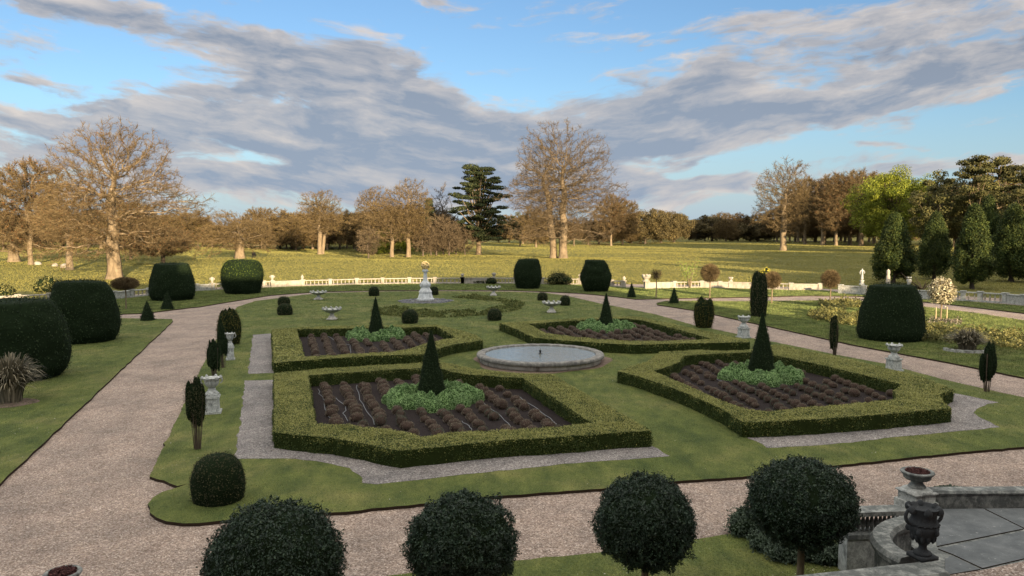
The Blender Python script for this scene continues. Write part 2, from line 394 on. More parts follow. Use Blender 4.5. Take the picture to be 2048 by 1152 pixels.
MT['yew_lit'] = foliage('sunlit_yew_needles', [(0, (.030, .050, .008)), (.6, (.060, .088, .012)), (1, (.10, .125, .02))], 0.7, 0.15, 0.15, 0.25)  # sunlit copy of the yew needles, sunshine put into the colour
MT['yew_olive'] = foliage('golden_yew_needles', [(0, (.035, .035, .008)), (.6, (.075, .068, .016)), (1, (.13, .11, .03))], 0.7, 0.12, 0.15, 0.3, 2.5)
MT['yew_brown'] = foliage('box_leaf_dark', [(0, (.026, .027, .014)), (.6, (.050, .050, .023)), (1, (.085, .076, .038))], 0.65, 0.1, 0.2, 0.25, 3)
MT['holly'] = foliage('holly_leaf', [(0, (.008, .019, .012)), (.6, (.014, .031, .018)), (.93, (.026, .050, .028)), (1, (.05, .075, .04))], 0.5, 0.06, 0.3, 0.2, 4)
MT['sedum'] = foliage('sedum_leaf', [(0, (.11, .19, .075)), (.5, (.19, .30, .125)), (1, (.29, .41, .20))], 0.7, 0.2, 0.15, 0.25, 3)
MT['lav'] = foliage('lavender_stalks', [(0, (.070, .057, .043)), (.5, (.165, .140, .106)), (1, (.29, .25, .195))], 0.9, 0.1, 0.1)
MT['lavg'] = foliage('lavender_green_stalks', [(0, (.04, .04, .03)), (.5, (.10, .115, .085)), (1, (.19, .21, .16))], 0.9, 0.1, 0.1)
MT['stone'] = stone_mat('weathered_stone', (.28, .28, .26), (.42, .43, .40), (.10, .10, .09))
MT['stone_warm'] = stone_mat('warm_balustrade_stone', (.29, .26, .215), (.36, .33, .28), (.17, .145, .11), 1.2)
MT['stone_pale'] = stone_mat('pale_fountain_stone', (.46, .43, .38), (.55, .52, .47), (.12, .09, .07), 1.6, 0.4)
MT['stone_white'] = stone_mat('whitened_stone', (.46, .48, .49), (.62, .63, .62), (.14, .15, .16), 4, 0.5)
MT['stone_dark'] = stone_mat('dark_coping_stone', (.13, .125, .12), (.26, .25, .23), (.05, .05, .05), 2.5)
MT['stone_blue'] = stone_mat('lichened_pedestal_stone', (.30, .31, .30), (.50, .515, .50), (.09, .095, .10), 5, 0.6)
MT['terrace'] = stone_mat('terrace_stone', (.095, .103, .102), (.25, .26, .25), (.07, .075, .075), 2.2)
MT['lead'] = stone_mat('dark_lead', (.03, .033, .037), (.075, .08, .085), (.012, .013, .015), 5, 0.4, (.55, .75))
MT['slate'] = stone_mat('slate_chippings', (.11, .11, .125), (.25, .25, .27), (.04, .04, .045), 6)
MT['bark'] = bark_mat('grey_brown_bark', (.11, .083, .054), (.26, .20, .13))
MT['bark_dark'] = bark_mat('dark_bark', (.05, .04, .03), (.13, .10, .075))
MT['bark_green'] = bark_mat('mossy_bark', (.16, .13, .05), (.34, .27, .11))
MT['twig'] = foliage('bare_twigs', [(0, (.042, .030, .015)), (.5, (.095, .067, .034)), (1, (.175, .128, .067))], 0.9, 0.0, 0.1)
MT['twig_grey'] = foliage('grey_twigs', [(0, (.042, .031, .019)), (.5, (.085, .063, .038)), (1, (.15, .113, .07))], 0.9, 0.0, 0.1)
MT['budleaf'] = foliage('brown_old_leaves', [(0, (.07, .028, .012)), (.5, (.135, .062, .026)), (1, (.22, .115, .045))], 0.85, 0.2, 0.1)
MT['budgold'] = foliage('golden_buds', [(0, (.09, .060, .018)), (.5, (.165, .115, .035)), (1, (.25, .185, .06))], 0.85, 0.2, 0.1)
MT['cedar'] = foliage('pine_needles', [(0, (.012, .020, .011)), (.5, (.027, .038, .016)), (1, (.064, .068, .025))], 0.8, 0.1, 0.15)
MT['holm'] = foliage('holm_oak_leaf', [(0, (.034, .028, .012)), (.5, (.075, .058, .024)), (1, (.13, .098, .042))], 0.7, 0.1, 0.2, 0.3, 0.15)
MT['bright'] = foliage('spring_leaf', [(0, (.070, .095, .012)), (.5, (.165, .19, .020)), (1, (.29, .31, .042))], 0.6, 0.3, 0.2, 0.2, 0.2)
MT['cypress'] = foliage('cypress_foliage', [(0, (.014, .026, .009)), (.5, (.032, .048, .013)), (1, (.075, .088, .020))], 0.75, 0.12, 0.15, 0.3, 0.5)
MT['everg'] = foliage('evergreen_leaf', [(0, (.032, .036, .014)), (.5, (.072, .070, .026)), (1, (.135, .122, .046))], 0.7, 0.15, 0.15, 0.3, 0.15)
MT['shrub'] = foliage('shrub_leaf', [(0, (.065, .070, .022)), (.5, (.125, .122, .042)), (1, (.21, .19, .075))], 0.7, 0.2, 0.2, 0.3, 1.2)
MT['yellowleaf'] = foliage('yellow_leaf', [(0, (.22, .20, .02)), (.5, (.38, .32, .03)), (1, (.5, .45, .08))], 0.7, 0.2, 0.2)
MT['whiteleaf'] = foliage('cream_leaf', [(0, (.25, .22, .12)), (.5, (.40, .36, .23)), (1, (.58, .53, .40))], 0.7, 0.2, 0.2)
MT['freshleaf'] = foliage('fresh_leaf', [(0, (.12, .19, .03)), (.5, (.20, .28, .05)), (1, (.30, .36, .09))], 0.7, 0.3, 0.2)
MT['rosemary'] = foliage('grey_green_leaf', [(0, (.028, .042, .030)), (.5, (.055, .078, .058)), (1, (.10, .13, .10))], 0.8, 0.1, 0.15, 0.3, 4)
MT['phormium'] = foliage('strap_leaf', [(0, (.05, .045, .03)), (.5, (.12, .105, .07)), (1, (.26, .22, .15))], 0.6, 0.1, 0.25)
MT['rough'] = foliage('rough_grass_blade', [(0, (.045, .06, .018)), (.5, (.085, .10, .030)), (1, (.15, .15, .055))], 0.8, 0.2, 0.1)
MT['meadow'] = foliage('meadow_blade', [(0, (.175, .165, .048)), (.5, (.205, .188, .058)), (1, (.235, .21, .070))], 0.85, 0.25, 0.1, 0.10, 0.03)
MT['turf'] = foliage('lawn_blade', [(0, (.076, .108, .034)), (.5, (.130, .165, .056)), (1, (.225, .235, .100))], 0.85, 0.2, 0.1, 0.42, 0.9)
MT['hose'] = plain('grey_hose', (.17, .18, .20), 0.5)
MT['gold'] = plain('gilded_bronze', (.55, .42, .2), 0.5, 0.5, 0.3)
MT['bronze'] = plain('dark_bronze', (.03, .032, .03), 0.4, 0.5, 0.5)
MT['wood'] = plain('stake_wood', (.42, .33, .2), 0.8)
MT['black'] = plain('black_coat', (.01, .009, .009), 0.7)
def _water(nt, N, L, b):
    b.inputs['Base Color'].default_value = (.16, .17, .16, 1); b.inputs['IOR'].default_value = 1.33
    p = geo(N).outputs['Position']; a = nnode(N, L, p, 3.5, 3, 0.6, (1, 2.2, 1)); bump(N, L, b, a, 0.3, 0.06)
MT['water'] = mat('fountain_water', _water, 0.06, 0.9)
def _brick(nt, N, L, b):
    t = N.new('ShaderNodeTexBrick'); t.inputs['Scale'].default_value = 4; t.inputs['Color1'].default_value = (.28, .12, .08, 1); t.inputs['Color2'].default_value = (.22, .10, .07, 1)
    L.new(t.outputs[0], b.inputs['Base Color'])
MT['brick'] = mat('house_brick', _brick, 0.9)
MT['glass'] = plain('window_glass', (.03, .035, .04), 0.1, 0.6)
MT['white'] = plain('white_paint', (.75, .74, .72), 0.5)
# ------------------------------------------------------------------ the ground
LZ = 0.08                              # lawns stand this much above the gravel
def terrain_z(x, y):
    k = min(1.0, max(0.0, (y - 112) / 70.0)) if abs(x) < 400 else 1.0
    if y < 0: k = 0
    return k * (0.30 * math.sin(x * .043 + 1.0) * math.sin(y * .05) + .18 * math.sin(x * .11 + y * .07) + .10 * math.sin(y * .19 + x * .03) ) + k * 0.1
def make_field():
    A, Rn = 300, 150
    rr = np.concatenate([[0.0], np.geomspace(6, 6000, Rn)])
    V = [(0, 0, -.03)]
    an = np.linspace(-math.pi, math.pi, A, endpoint=False); an = an - 0.62 * np.sin(an)     # denser towards the view
    for r in rr[1:]:
        for a in an:
            x, y = r * math.sin(a), r * math.cos(a); V.append((x, y, terrain_z(x, y) - (.03 if y < 112 else 0)))
    F = [(0, 1 + (j + 1) % A, 1 + j) for j in range(A)]
    for i in range(len(rr) - 2):
        o = 1 + i * A
        for j in range(A): k = (j + 1) % A; F.append((o + j, o + k, o + A + k, o + A + j))
    m = MB().add(np.array(V), F); ob = m.build('field', MT['fieldgrass']); tag(ob, kind='structure')
    # far low hills
    rng = np.random.default_rng(5); m = MB(); n = 120
    xs = np.linspace(-4200, 4200, n); prof = []
    for i, x in enumerate(xs):
        h = 16 + 14 * noise.noise(Vector((x * .0011, 2.3, 0))) + 10 * noise.noise(Vector((x * .004, 7.3, 0))) + 26 * math.exp(-((x - 760) / 500) ** 2); prof.append(max(6, h))
    V = [(x, 2900, -1) for x in xs] + [(x, 3200, h) for x, h in zip(xs, prof)] + [(x, 3900, h * .9) for x, h in zip(xs, prof)]
    F = [(i, i + 1, n + i + 1, n + i) for i in range(n - 1)] + [(n + i, n + i + 1, 2 * n + i + 1, 2 * n + i) for i in range(n - 1)]
    tag(MB().add(np.array(V), F).build('hills', MT['fieldgrass']), kind='structure')
make_field()

def sheet(name, pts, z0, z1, m0, m1):
    (V, T), (S, Q) = slab(pts, z0, z1); m = MB().add(V, T, 0).add(S, Q, 1)
    return tag(m.build(name, [m0, m1], smooth=False), kind='structure')
rng = np.random.default_rng(1)
# one gravel sheet under the whole garden; lawns lie on it as turf slabs
gp = [(-75, -6), (75, -6), (75, 60)] + [tuple(G(a, b).xy) for a, b in [(2048, 600), (1926, 592), (1728, 582), (1582, 574), (1400, 570), (1222, 568), (1027, 564), (819, 564), (606, 568), (448, 574), (300, 586), (160, 600)]] + [(-75, 75)]
sheet('gravel_path', gp, -.02, 0.0, MT['path'], MT['path'])
def jag(pts, z=LZ, step=0.3, j=0.022): return densify(poly(pts, z), step, j, rng)

INNER = [(298, 953), (316, 917), (375, 794), (400, 741), (418, 709), (440, 664), (474, 614), (510, 602), (559, 596), (607, 589.5), (654, 585.5), (739, 583.3), (813, 582.2), (900, 582), (1027, 583.2), (1089, 585.5), (1136, 592), (1195, 605.6), (1254, 617), (1313, 629), (1387, 650), (1475, 668), (1502, 676), (1555, 685), (1662, 707), (1773, 728), (1850, 749), (1905, 763), (2048, 795), (2200, 828),
         (2200, 876), (2048, 893), (1843, 912), (1672, 931), (1504, 951.8), (1352, 962.5), (1203, 977), (990, 991.5), (842, 1008.5), (667, 1024), (449, 1040), (400, 1045), (368, 1047), (333, 1042), (312, 1034), (301, 1024), (297.6, 1008), (304, 995), (326, 984), (352, 976), (375, 968), (354, 971.6), (326, 962)]
lawn_in = jag(INNER)
S1 = [(470, 917), (479, 850), (487.5, 780), (488.6, 761), (547.6, 760), (570, 800), (640, 860), (800, 880), (1280, 850), (1303, 891), (1340.7, 913), (1226, 921), (1126, 928.5), (1000, 942), (900, 951.8), (800, 964), (755, 969), (723, 967), (716, 949), (695, 936.5), (660, 928), (631.6, 922.4), (568, 917)]
S2 = [(506, 669.6), (544.6, 667), (570, 690), (575, 745.5), (546, 746), (496, 748)]
S4 = [(1495.6, 876), (1480, 850), (1600, 830), (1850, 800), (1870, 780), (1908.8, 786), (1995.6, 804.7), (1975, 808), (1948.7, 822), (1952, 830), (1971, 839.5), (1999, 855), (1822, 870.7), (1683, 887), (1537, 896.7)]
sheet('lawn', lawn_in, -.01, LZ, MT['lawn'], MT['edge'])
for s in (S1, S2, S4):
    sheet('gravel_strip', densify(poly(s, LZ), 0.35, 0.03, rng), LZ - .02, LZ + .004, MT['strip'], MT['edge'])
LEFT = [(344, 638), (346, 642), (0, 966), (-200, 1150), (-900, 1150), (-900, 640), (100, 636), (236, 636)]
sheet('lawn', jag(LEFT, step=.8), -.01, LZ, MT['lawn'], MT['edge'])
OUTER = [(-300, 628), (120, 629), (240, 627.5), (290, 626), (380, 615), (400, 613), (488, 598.5), (542, 590), (600, 585.6), (654, 582.6), (739, 581), (837, 580), (900, 579.6), (974, 580), (1027, 580.3), (1089, 582.8), (1157, 586), (1213, 591), (1248, 595), (1272, 598), (1325, 596.8), (1500, 594), (1620, 591), (1716, 592), (1835, 602), (1930, 612), (2048, 626), (2300, 660),
         (2300, 640), (2048, 612), (1926, 602), (1831, 598), (1728, 589.5), (1641, 580.5), (1582, 580.5), (1461, 576.5), (1402, 575.5), (1248, 575), (1160, 569.5), (1027, 567.5), (925, 567.5), (819, 567.5), (713, 569.5), (606, 572.5), (527, 575.5), (448, 579.5), (389, 582.5), (300, 591.5), (227, 599), (103, 604), (-300, 620)]
sheet('lawn', jag(OUTER, step=1.2), -.01, LZ, MT['lawn'], MT['edge'])
ISLE = [(1313, 606), (1316, 609.5), (1340, 613), (1400, 622), (1480, 640), (1560, 657), (1700, 688), (1900, 725), (2048, 755), (2300, 808), (2300, 690), (2048, 641), (1950, 626), (1835, 612), (1716, 601), (1640, 601), (1500, 603), (1380, 602), (1330, 602.5)]
sheet('lawn', jag(ISLE, step=.8), -.01, LZ, MT['lawn'], MT['edge'])
NEARG = [(600, 1175), (810, 1147), (1026, 1122), (1158, 1109), (1203, 1103), (1391, 1078.7), (1470, 1067), (1560, 1053), (1700, 1060), (1760, 1090), (1700, 1330), (600, 1330)]
sheet('lawn', jag(NEARG, 0.03), -.01, .03, MT['lawn'], MT['edge'])

# ------------------------------------------------------------------ parterre beds
FC = G(1080.5, 705, .53)               # fountain centre
AX = R(16)
HZ = 0.62
BEDS = {
 'near left': dict(out=[(549, 862.6), (586, 868), (667, 875), (726.5, 885.5), (772, 896), (804, 900), (878, 892.5), (1000, 880), (1094, 875), (1223, 864.6), (1302, 860), (1226, 815.5), (1158, 780), (1104, 747), (1060, 746.5), (1018, 744), (985, 741.5), (959, 738.5), (931, 733), (905, 727), (880, 723.5), (837, 725), (754, 730), (636, 737), (549, 746)],
    inn=[(631.6, 847), (615.5, 750), (754, 740.5), (837, 735.5), (887, 737), (905, 743), (940, 748.5), (1000, 753), (1044.6, 754.7), (1185, 845), (1094, 854), (900, 864.6), (842.6, 872), (828.5, 867), (772, 857), (702, 849.5)]),
 'far left': dict(out=[(547.6, 725), (636, 717.8), (754, 710.4), (843, 708), (860, 703), (878, 696), (905, 689), (931, 685), (965, 680), (952, 669), (916.5, 659), (872, 648.6), (695, 651), (600.7, 654.5), (544.6, 658.7)],
    inn=[(608, 713), (593, 658), (739.5, 655.5), (875, 653), (912, 675), (884, 679), (850, 687), (819, 697), (784, 703), (700, 708)]),
 'far right': dict(out=[(999, 645.4), (1033, 658), (1069.7, 675), (1136, 681), (1195, 685), (1266, 689), (1372, 686), (1500, 684), (1497, 680), (1475, 674.7), (1440, 668), (1357.5, 650), (1283.7, 634.5), (1266, 632), (1195, 634), (1106.6, 639)],
    inn=[(1056, 647.5), (1092, 666), (1136, 672), (1195, 677.5), (1266, 681.7), (1343, 681), (1427, 678), (1357.5, 658.7), (1283.7, 640), (1254, 636.5), (1195, 637.5), (1136, 641.5)]),
 'near right': dict(out=[(1233.5, 741.5), (1283.7, 754), (1372, 785), (1440, 815), (1485, 843), (1509, 843.5), (1613.6, 838.7), (1752.5, 829), (1903.5, 815), (1888, 806), (1879, 788), (1905, 777), (1839, 751), (1787, 738.7), (1683, 714.4), (1549, 688), (1527, 697), (1440, 702), (1402, 699), (1319, 703.5), (1310, 712), (1295.5, 722), (1254, 734)],
    inn=[(1307, 741), (1313, 744), (1372, 769), (1431, 796), (1499, 819), (1534, 822), (1613.6, 813.4), (1745.6, 803), (1792, 797), (1789, 780), (1804.6, 768), (1648, 730), (1551, 710), (1500, 704), (1431, 706.5), (1366, 711), (1358, 723.5), (1337, 732.5)]),
}
HEDGE_LABEL = {
 'near left': 'low clipped box hedge around the nearest left bed, front corner jutting towards the gravel',
 'far left': 'low clipped box hedge around the bed left behind the fountain',
 'far right': 'low clipped box hedge around the bed right behind the fountain',
 'near right': 'low clipped box hedge around the nearest right bed, notched at its right end'}
def hedge(which, spec, nleaf, lsize, seed):
    rg = np.random.default_rng(seed)
    o = densify(poly(spec['out'], HZ), .35, .018, rg); i = densify(poly(spec['inn'], HZ), .35, .018, rg)
    if area2(o) < 0: o = o[::-1]
    if area2(i) > 0: i = i[::-1]
    tri = tessellate_polygon([[p.to_3d() for p in o], [p.to_3d() for p in i]]); P = o + i
    T = []
    for t in tri:
        a, b, c = (P[k] for k in t)
        T.append(tuple(t) if (b - a).cross(c - a) > 0 else tuple(t)[::-1])
    z1 = HZ - .03
    Vt = np.array([(p.x, p.y, z1) for p in P])
    m = MB(); m.add(Vt, T, 0)
    sides = []
    for ring in (o, i):
        n = len(ring); S = np.array([(p.x, p.y, z) for z in (.06, z1) for p in ring])
        Q = np.array([(k, (k + 1) % n, n + (k + 1) % n, n + k) for k in range(n)]); m.add(S, Q, 0); sides.append((S, Q))
    # leaves: sides
    per = [sum((Vector(r[k]) - Vector(r[(k + 1) % len(r)])).length for k in range(len(r))) for r in (o, i)]
    for (S, Q), pl in zip(sides, per):
        k = int(nleaf * pl * .85); p, nn = sample(S, Q, k, rg); p += nn * rg.normal(0.005, .022, (k, 1)) + (vnoise(p, 1.3, .07) + vnoise(p, 3.5, .05))[:, None] * nn
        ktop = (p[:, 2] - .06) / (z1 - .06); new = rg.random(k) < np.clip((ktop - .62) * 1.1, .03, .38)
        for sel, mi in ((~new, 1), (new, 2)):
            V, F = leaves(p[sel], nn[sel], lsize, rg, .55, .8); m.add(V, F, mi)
    ar = abs(area2(o)) - abs(area2(i)); k = int(nleaf * ar * 1.5)
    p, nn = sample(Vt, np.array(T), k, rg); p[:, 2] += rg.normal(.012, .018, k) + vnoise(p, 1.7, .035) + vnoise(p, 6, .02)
    pn = .84 + vnoise(p, .8, .35, 3.0); new = rg.random(k) < pn  # mostly yellow leaves on top: new growth plus painted sky light
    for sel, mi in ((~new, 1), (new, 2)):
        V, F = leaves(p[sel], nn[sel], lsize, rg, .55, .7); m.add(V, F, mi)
    ob = m.build('box_hedge', [MT['hedge_in'], MT['hedge_dark'], MT['hedge_new_skylit']], smooth=False)
    tag(ob, HEDGE_LABEL[which], 'hedge', 'box hedges of the parterre')
    tag(sheet('bed_soil', i, .02, LZ + .012, MT['soil'], MT['soil']))
    return i
inner = {}
for k, (w, nl, ls) in enumerate([('near left', 1250, .046), ('far left', 520, .07), ('far right', 520, .07), ('near right', 1050, .05)]):
    inner[w] = hedge(w, BEDS[w], nl, ls, 10 + k)

# lavender mounds --------------------------------------------------
def mound_mesh(name, seed, mt, n=420):
    rg = np.random.default_rng(seed); m = MB()
    V, F = lathe(smooth_prof([(.15, 0), (.205, .06), (.215, .15), (.16, .25), (.06, .29), (0, .295)], 2), 16)
    V += vnoise(V, 7, .03, seed)[:, None]; m.add(V, F, 0)
    p, nn = sample(V, F, n, rg); nn = nn + np.array([0, 0, .5]) + rg.normal(0, .3, nn.shape); nn /= np.linalg.norm(nn, axis=1, keepdims=True)
    L_ = rg.uniform(.022, .05, n)[:, None]; b = np.cross(nn, rg.normal(size=nn.shape)); b /= np.linalg.norm(b, axis=1, keepdims=True); w = .008
    VV = np.stack([p - nn * .02 - b * w, p - nn * .02 + b * w, p + nn * L_ + b * w * .4, p + nn * L_ - b * w * .4], 1).reshape(-1, 3)
    m.add(VV, np.arange(4 * n).reshape(n, 4), 1); return m.mesh(name, [MT['hedge_lav'], mt], smooth=False)
MT['hedge_lav'] = plain('lavender_inside', (.055, .038, .031), 0.95, 0.05)
mounds_b = [mound_mesh('lavender_mound', 40 + i, MT['lav']) for i in range(4)]
mounds_g = [mound_mesh('green_lavender_mound', 50 + i, MT['lavg']) for i in range(3)]
CONES = {'near left': (863, 783, 857), 'far left': (752, 664, 0), 'far right': (1212, 648, 0), 'near right': (1523, 741, 0)}   # foot of each cone in the photo
cone_at = {w: G(c[0], c[1], LZ + .40) for w, c in CONES.items()}
COLLAR_R = {'near left': 1.82, 'far left': 1.75, 'far right': 1.85, 'near right': 1.75}
spots = []
rg = np.random.default_rng(77)
ROWDIR = {'near left': R(16), 'far left': R(16), 'far right': R(10), 'near right': R(3)}
for w, ip in inner.items():
    c = cone_at[w]; a = ROWDIR[w]; ex = Vector((math.cos(a), math.sin(a))); ey = Vector((-math.sin(a), math.cos(a)))
    for i in range(-13, 14):
        for j in range(-20, 21):
            p = c.xy + ex * (i * .80) + ey * (j * .62 + (.31 if i % 2 else 0)) + Vector(rg.normal(0, .045, 2))
            if (p - c.xy).length < COLLAR_R[w] + .22: continue
            if not inside(p.x, p.y, ip): continue
            q = min((p - Vector(v)).length for v in ip)
            if q < .28 or rg.random() < .08: continue
            spots.append((p.length, w, p))
spots.sort(key=lambda s: s[0])
print('MOUNDS', len(spots))
front_y = {}
rest = MB()
MOUND_LABEL = {
 'near left': ('brown clipped lavender mound in the near left bed', 'grey-green lavender mound in the near left bed'),
 'near right': ('brown clipped lavender mound in the near right bed', 'grey-green lavender mound in the near right bed'),
 'far left': ('brown clipped lavender mound in the bed left behind the fountain', 'grey-green lavender mound in the bed left behind the fountain'),
 'far right': ('brown clipped lavender mound in the bed right behind the fountain', 'grey-green lavender mound in the bed right behind the fountain')}
FWD = Vector((-math.sin(AX), math.cos(AX)))
for k, (d, w, p) in enumerate(spots):
    rel = (p - cone_at[w].xy).dot(FWD)
    green = (w in ('near left', 'near right')) and rel < -2.2 and rg.random() < .45
    me = (mounds_g if green else mounds_b)[int(rg.integers(3))]
    s = rg.uniform(.76, 1.08) * (.88 if w == 'near right' else 1); sc = (s * rg.uniform(.9, 1.15), s * rg.uniform(.9, 1.15), s * rg.uniform(.85, 1.2))
    z = LZ + .008
    if k < 300:
        o = put('lavender_mound', me, None, (p.x, p.y, z), rg.uniform(0, 6.28), sc)
        tag(o, MOUND_LABEL[w][1 if green else 0], 'lavender', ('green' if green else 'brown') + ' lavender mounds in the ' + w + ' bed')
    else:
        V = np.empty(len(me.vertices) * 3); me.vertices.foreach_get('co', V); V = V.reshape(-1, 3) * sc; a = rg.uniform(0, 6.28)
        V = V @ np.array([[math.cos(a), math.sin(a), 0], [-math.sin(a), math.cos(a), 0], [0, 0, 1]]) + np.array((p.x, p.y, z))
        f0 = [tuple(q.vertices) for q in me.polygons]; nb = [q.material_index for q in me.polygons]
        rest.add(V, [f for f, i in zip(f0, nb) if i == 0], 0); rest.add(V, [f for f, i in zip(f0, nb) if i == 1], 1)
if rest.n: tag(rest.build('lavender_planting', [MT['hedge_lav'], MT['lav']], smooth=False), 'farther rows of brown clipped lavender mounds in the back beds', 'lavender', kind='stuff')

# sedum collars ------------------------------------------------------
def collar(w, r1, label, n, ls, seed):
    rg = np.random.default_rng(seed); c = cone_at[w]; m = MB(); A = 72
    V = []; 
    for k in range(14):
        th = k / 13 * math.pi
        for a in range(A):
            an = a / A * 2 * math.pi; lob = 1.05 + .09 * math.sin(an * 8 + seed) + .06 * math.sin(an * 5 + 2 * seed)
            rm = (.62 + r1 * lob) / 2; hw = (r1 * lob - .62) / 2
            rr = rm - hw * math.cos(th); z = (.45 + .06 * math.sin(an * 7 + seed)) * math.sin(th) ** .6
            V.append((c.x + rr * math.cos(an), c.y + rr * math.sin(an), LZ + z))
    V = np.array(V); V[:, 2] += np.maximum(0, V[:, 2] - LZ - .1) * vnoise(V, 4, 1.2, seed)
    F = [(k * A + a, k * A + (a + 1) % A, (k + 1) * A + (a + 1) % A, (k + 1) * A + a) for k in range(13) for a in range(A)]
    F = np.array(F)[:, ::-1]; m.add(V, F, 0)
    p, nn = sample(V, F, n, rg); nn[:, 2] = np.abs(nn[:, 2]); p += nn * rg.normal(.02, .018, (n, 1)); Vv, Ff = leaves(p, nn, ls, rg, .7, .5); m.add(Vv, Ff, 1)
    o = m.build('sedum_collar', [MT['sed_in'], MT['sedum']], smooth=False); tag(o, label, 'ground cover', 'green collars round the yew cones')
MT['sed_in'] = plain('sedum_inside', (.035, .07, .022), .95, .05)
collar('near left', 1.8, 'bright green cushion of plants circling the cone in the near left bed', 20000, .052, 1)
collar('near right', 1.72, 'bright green cushion of plants circling the cone in the near right bed', 14000, .06, 2)
collar('far left', 1.72, 'bright green cushion circling the cone left behind the fountain, ragged in front', 7000, .08, 3)
collar('far right', 1.85, 'bright green cushion circling the cone right behind the fountain', 7000, .08, 4)

# drip hoses -----------------------------------------------------------
HOSES = [([(636, 778), (642, 792), (652, 802), (650, 818), (656, 832), (668, 845)], 'pale drip hose along the leftmost rows of the near left bed'),
         ([(672, 796), (690, 812), (688, 826), (698, 842)], 'short kinked pale drip hose right of the leftmost rows in the near left bed'),
         ([(714, 770), (715, 785), (725, 808), (738, 830), (750, 850)], 'pale drip hose curving forward left of the green collar, near left bed'),
         ([(955, 795), (978, 815), (1000, 832), (1026, 857)], 'pale drip hose running right from the green collar, near left bed'),
         ([(1040, 794), (1066, 812), (1092, 830), (1112, 849)], 'pale drip hose nearest the right side of the near left bed'),
         ([(924, 842), (938, 852), (944, 860)], 'short end of drip hose by the front hedge, near left bed'),
         ([(1426, 752), (1436, 760), (1450, 764)], 'short pale drip hose in the near right bed'),
         ([(615, 672), (622, 690), (630, 712)], 'pale drip hose at the left end of the bed left behind the fountain'),
         ([(655, 672), (675, 684), (700, 690), (702, 706)], 'pale drip hose bending to the front in the bed left behind the fountain')]
for pts, lb in HOSES:
    P = [G(a, b, LZ + .035) for a, b in pts]; q = [P[0]]
    for i in range(len(P) - 1):
        for t in (.33, .66, 1): q.append(P[i].lerp(P[i + 1], t) + Vector((rg.normal(0, .03), rg.normal(0, .03), 0)))
    m = MB(); V, F = path_tube([tuple(p) for p in q], .012, 6); m.add(V, F); tag(m.build('drip_hose', MT['hose']), lb, 'hose', 'drip hoses in the beds')

# fountain ---------------------------------------------------------------
def fountain():
    c = (FC.x, FC.y, LZ); e = empty('fountain', c, 'round stone fountain basin with dark rim and pale side, full of water', 'fountain')
    Ro = 3.36; seg = 96
    pr = [(Ro - .20, -.05), (Ro - .20, .02), (Ro - .17, .03), (Ro - .17, .27)]
    m = MB(); m.add(*lathe(pr, seg)); m.add(*lathe([(Ro - .5, .3), (Ro - .5, -.05)], seg)); m.build('basin_wall', MT['stone_pale'], e)
    rim = smooth_prof([(Ro - .18, .25), (Ro - .02, .25), (Ro + .01, .30), (Ro + .01, .40), (Ro - .05, .455), (Ro - .15, .46), (Ro - .36, .455), (Ro - .42, .44), (Ro - .44, .40), (Ro - .44, .28)], 2)
    V, F = lathe(rim, seg); ang = np.arctan2(V[:, 1], V[:, 0]); joint = np.abs(((ang / (2 * math.pi) * 24) % 1) - .5) > .485
    V[:, 2] -= .012 * joint; m = MB(); m.add(V, F); m.build('coping', MT['stone_dark'], e)
    m = MB(); m.add(*lathe([(0, .375), (1.2, .375), (2.2, .375), (Ro - .42, .375)], 64)); m.build('water', MT['water'], e)
    m = MB(); m.add(*lathe([(.10, .36), (.10, .40), (.05, .42), (.045, .50), (.07, .52), (.06, .56), (.02, .60), (.018, .68), (0, .68)], 14)); m.build('nozzle', MT['bronze'], e)
    er = [Vector((FC.x + (3.62 + .22 * math.sin(a * 3 + 1) + .12 * math.sin(a * 7)) * math.cos(a), FC.y + (3.62 + .22 * math.sin(a * 3 + 1) + .12 * math.sin(a * 7)) * math.sin(a))) for a in np.linspace(0, 2 * math.pi, 90, endpoint=False)]
    sheet('bare_earth', er, LZ - .01, LZ + .005, MT['earth'], MT['earth'])
def _earth(nt, N, L, b):
    p = geo(N).outputs['Position']; a = nnode(N, L, p, 5, 6, 0.8); L.new(ramp(N, L, a, [(0.3, (.05, .045, .03)), (0.5, (.13, .095, .075)), (.7, (.20, .15, .125))]), b.inputs['Base Color'])
MT['earth'] = mat('bare_earth', _earth, .95, .1)
fountain()

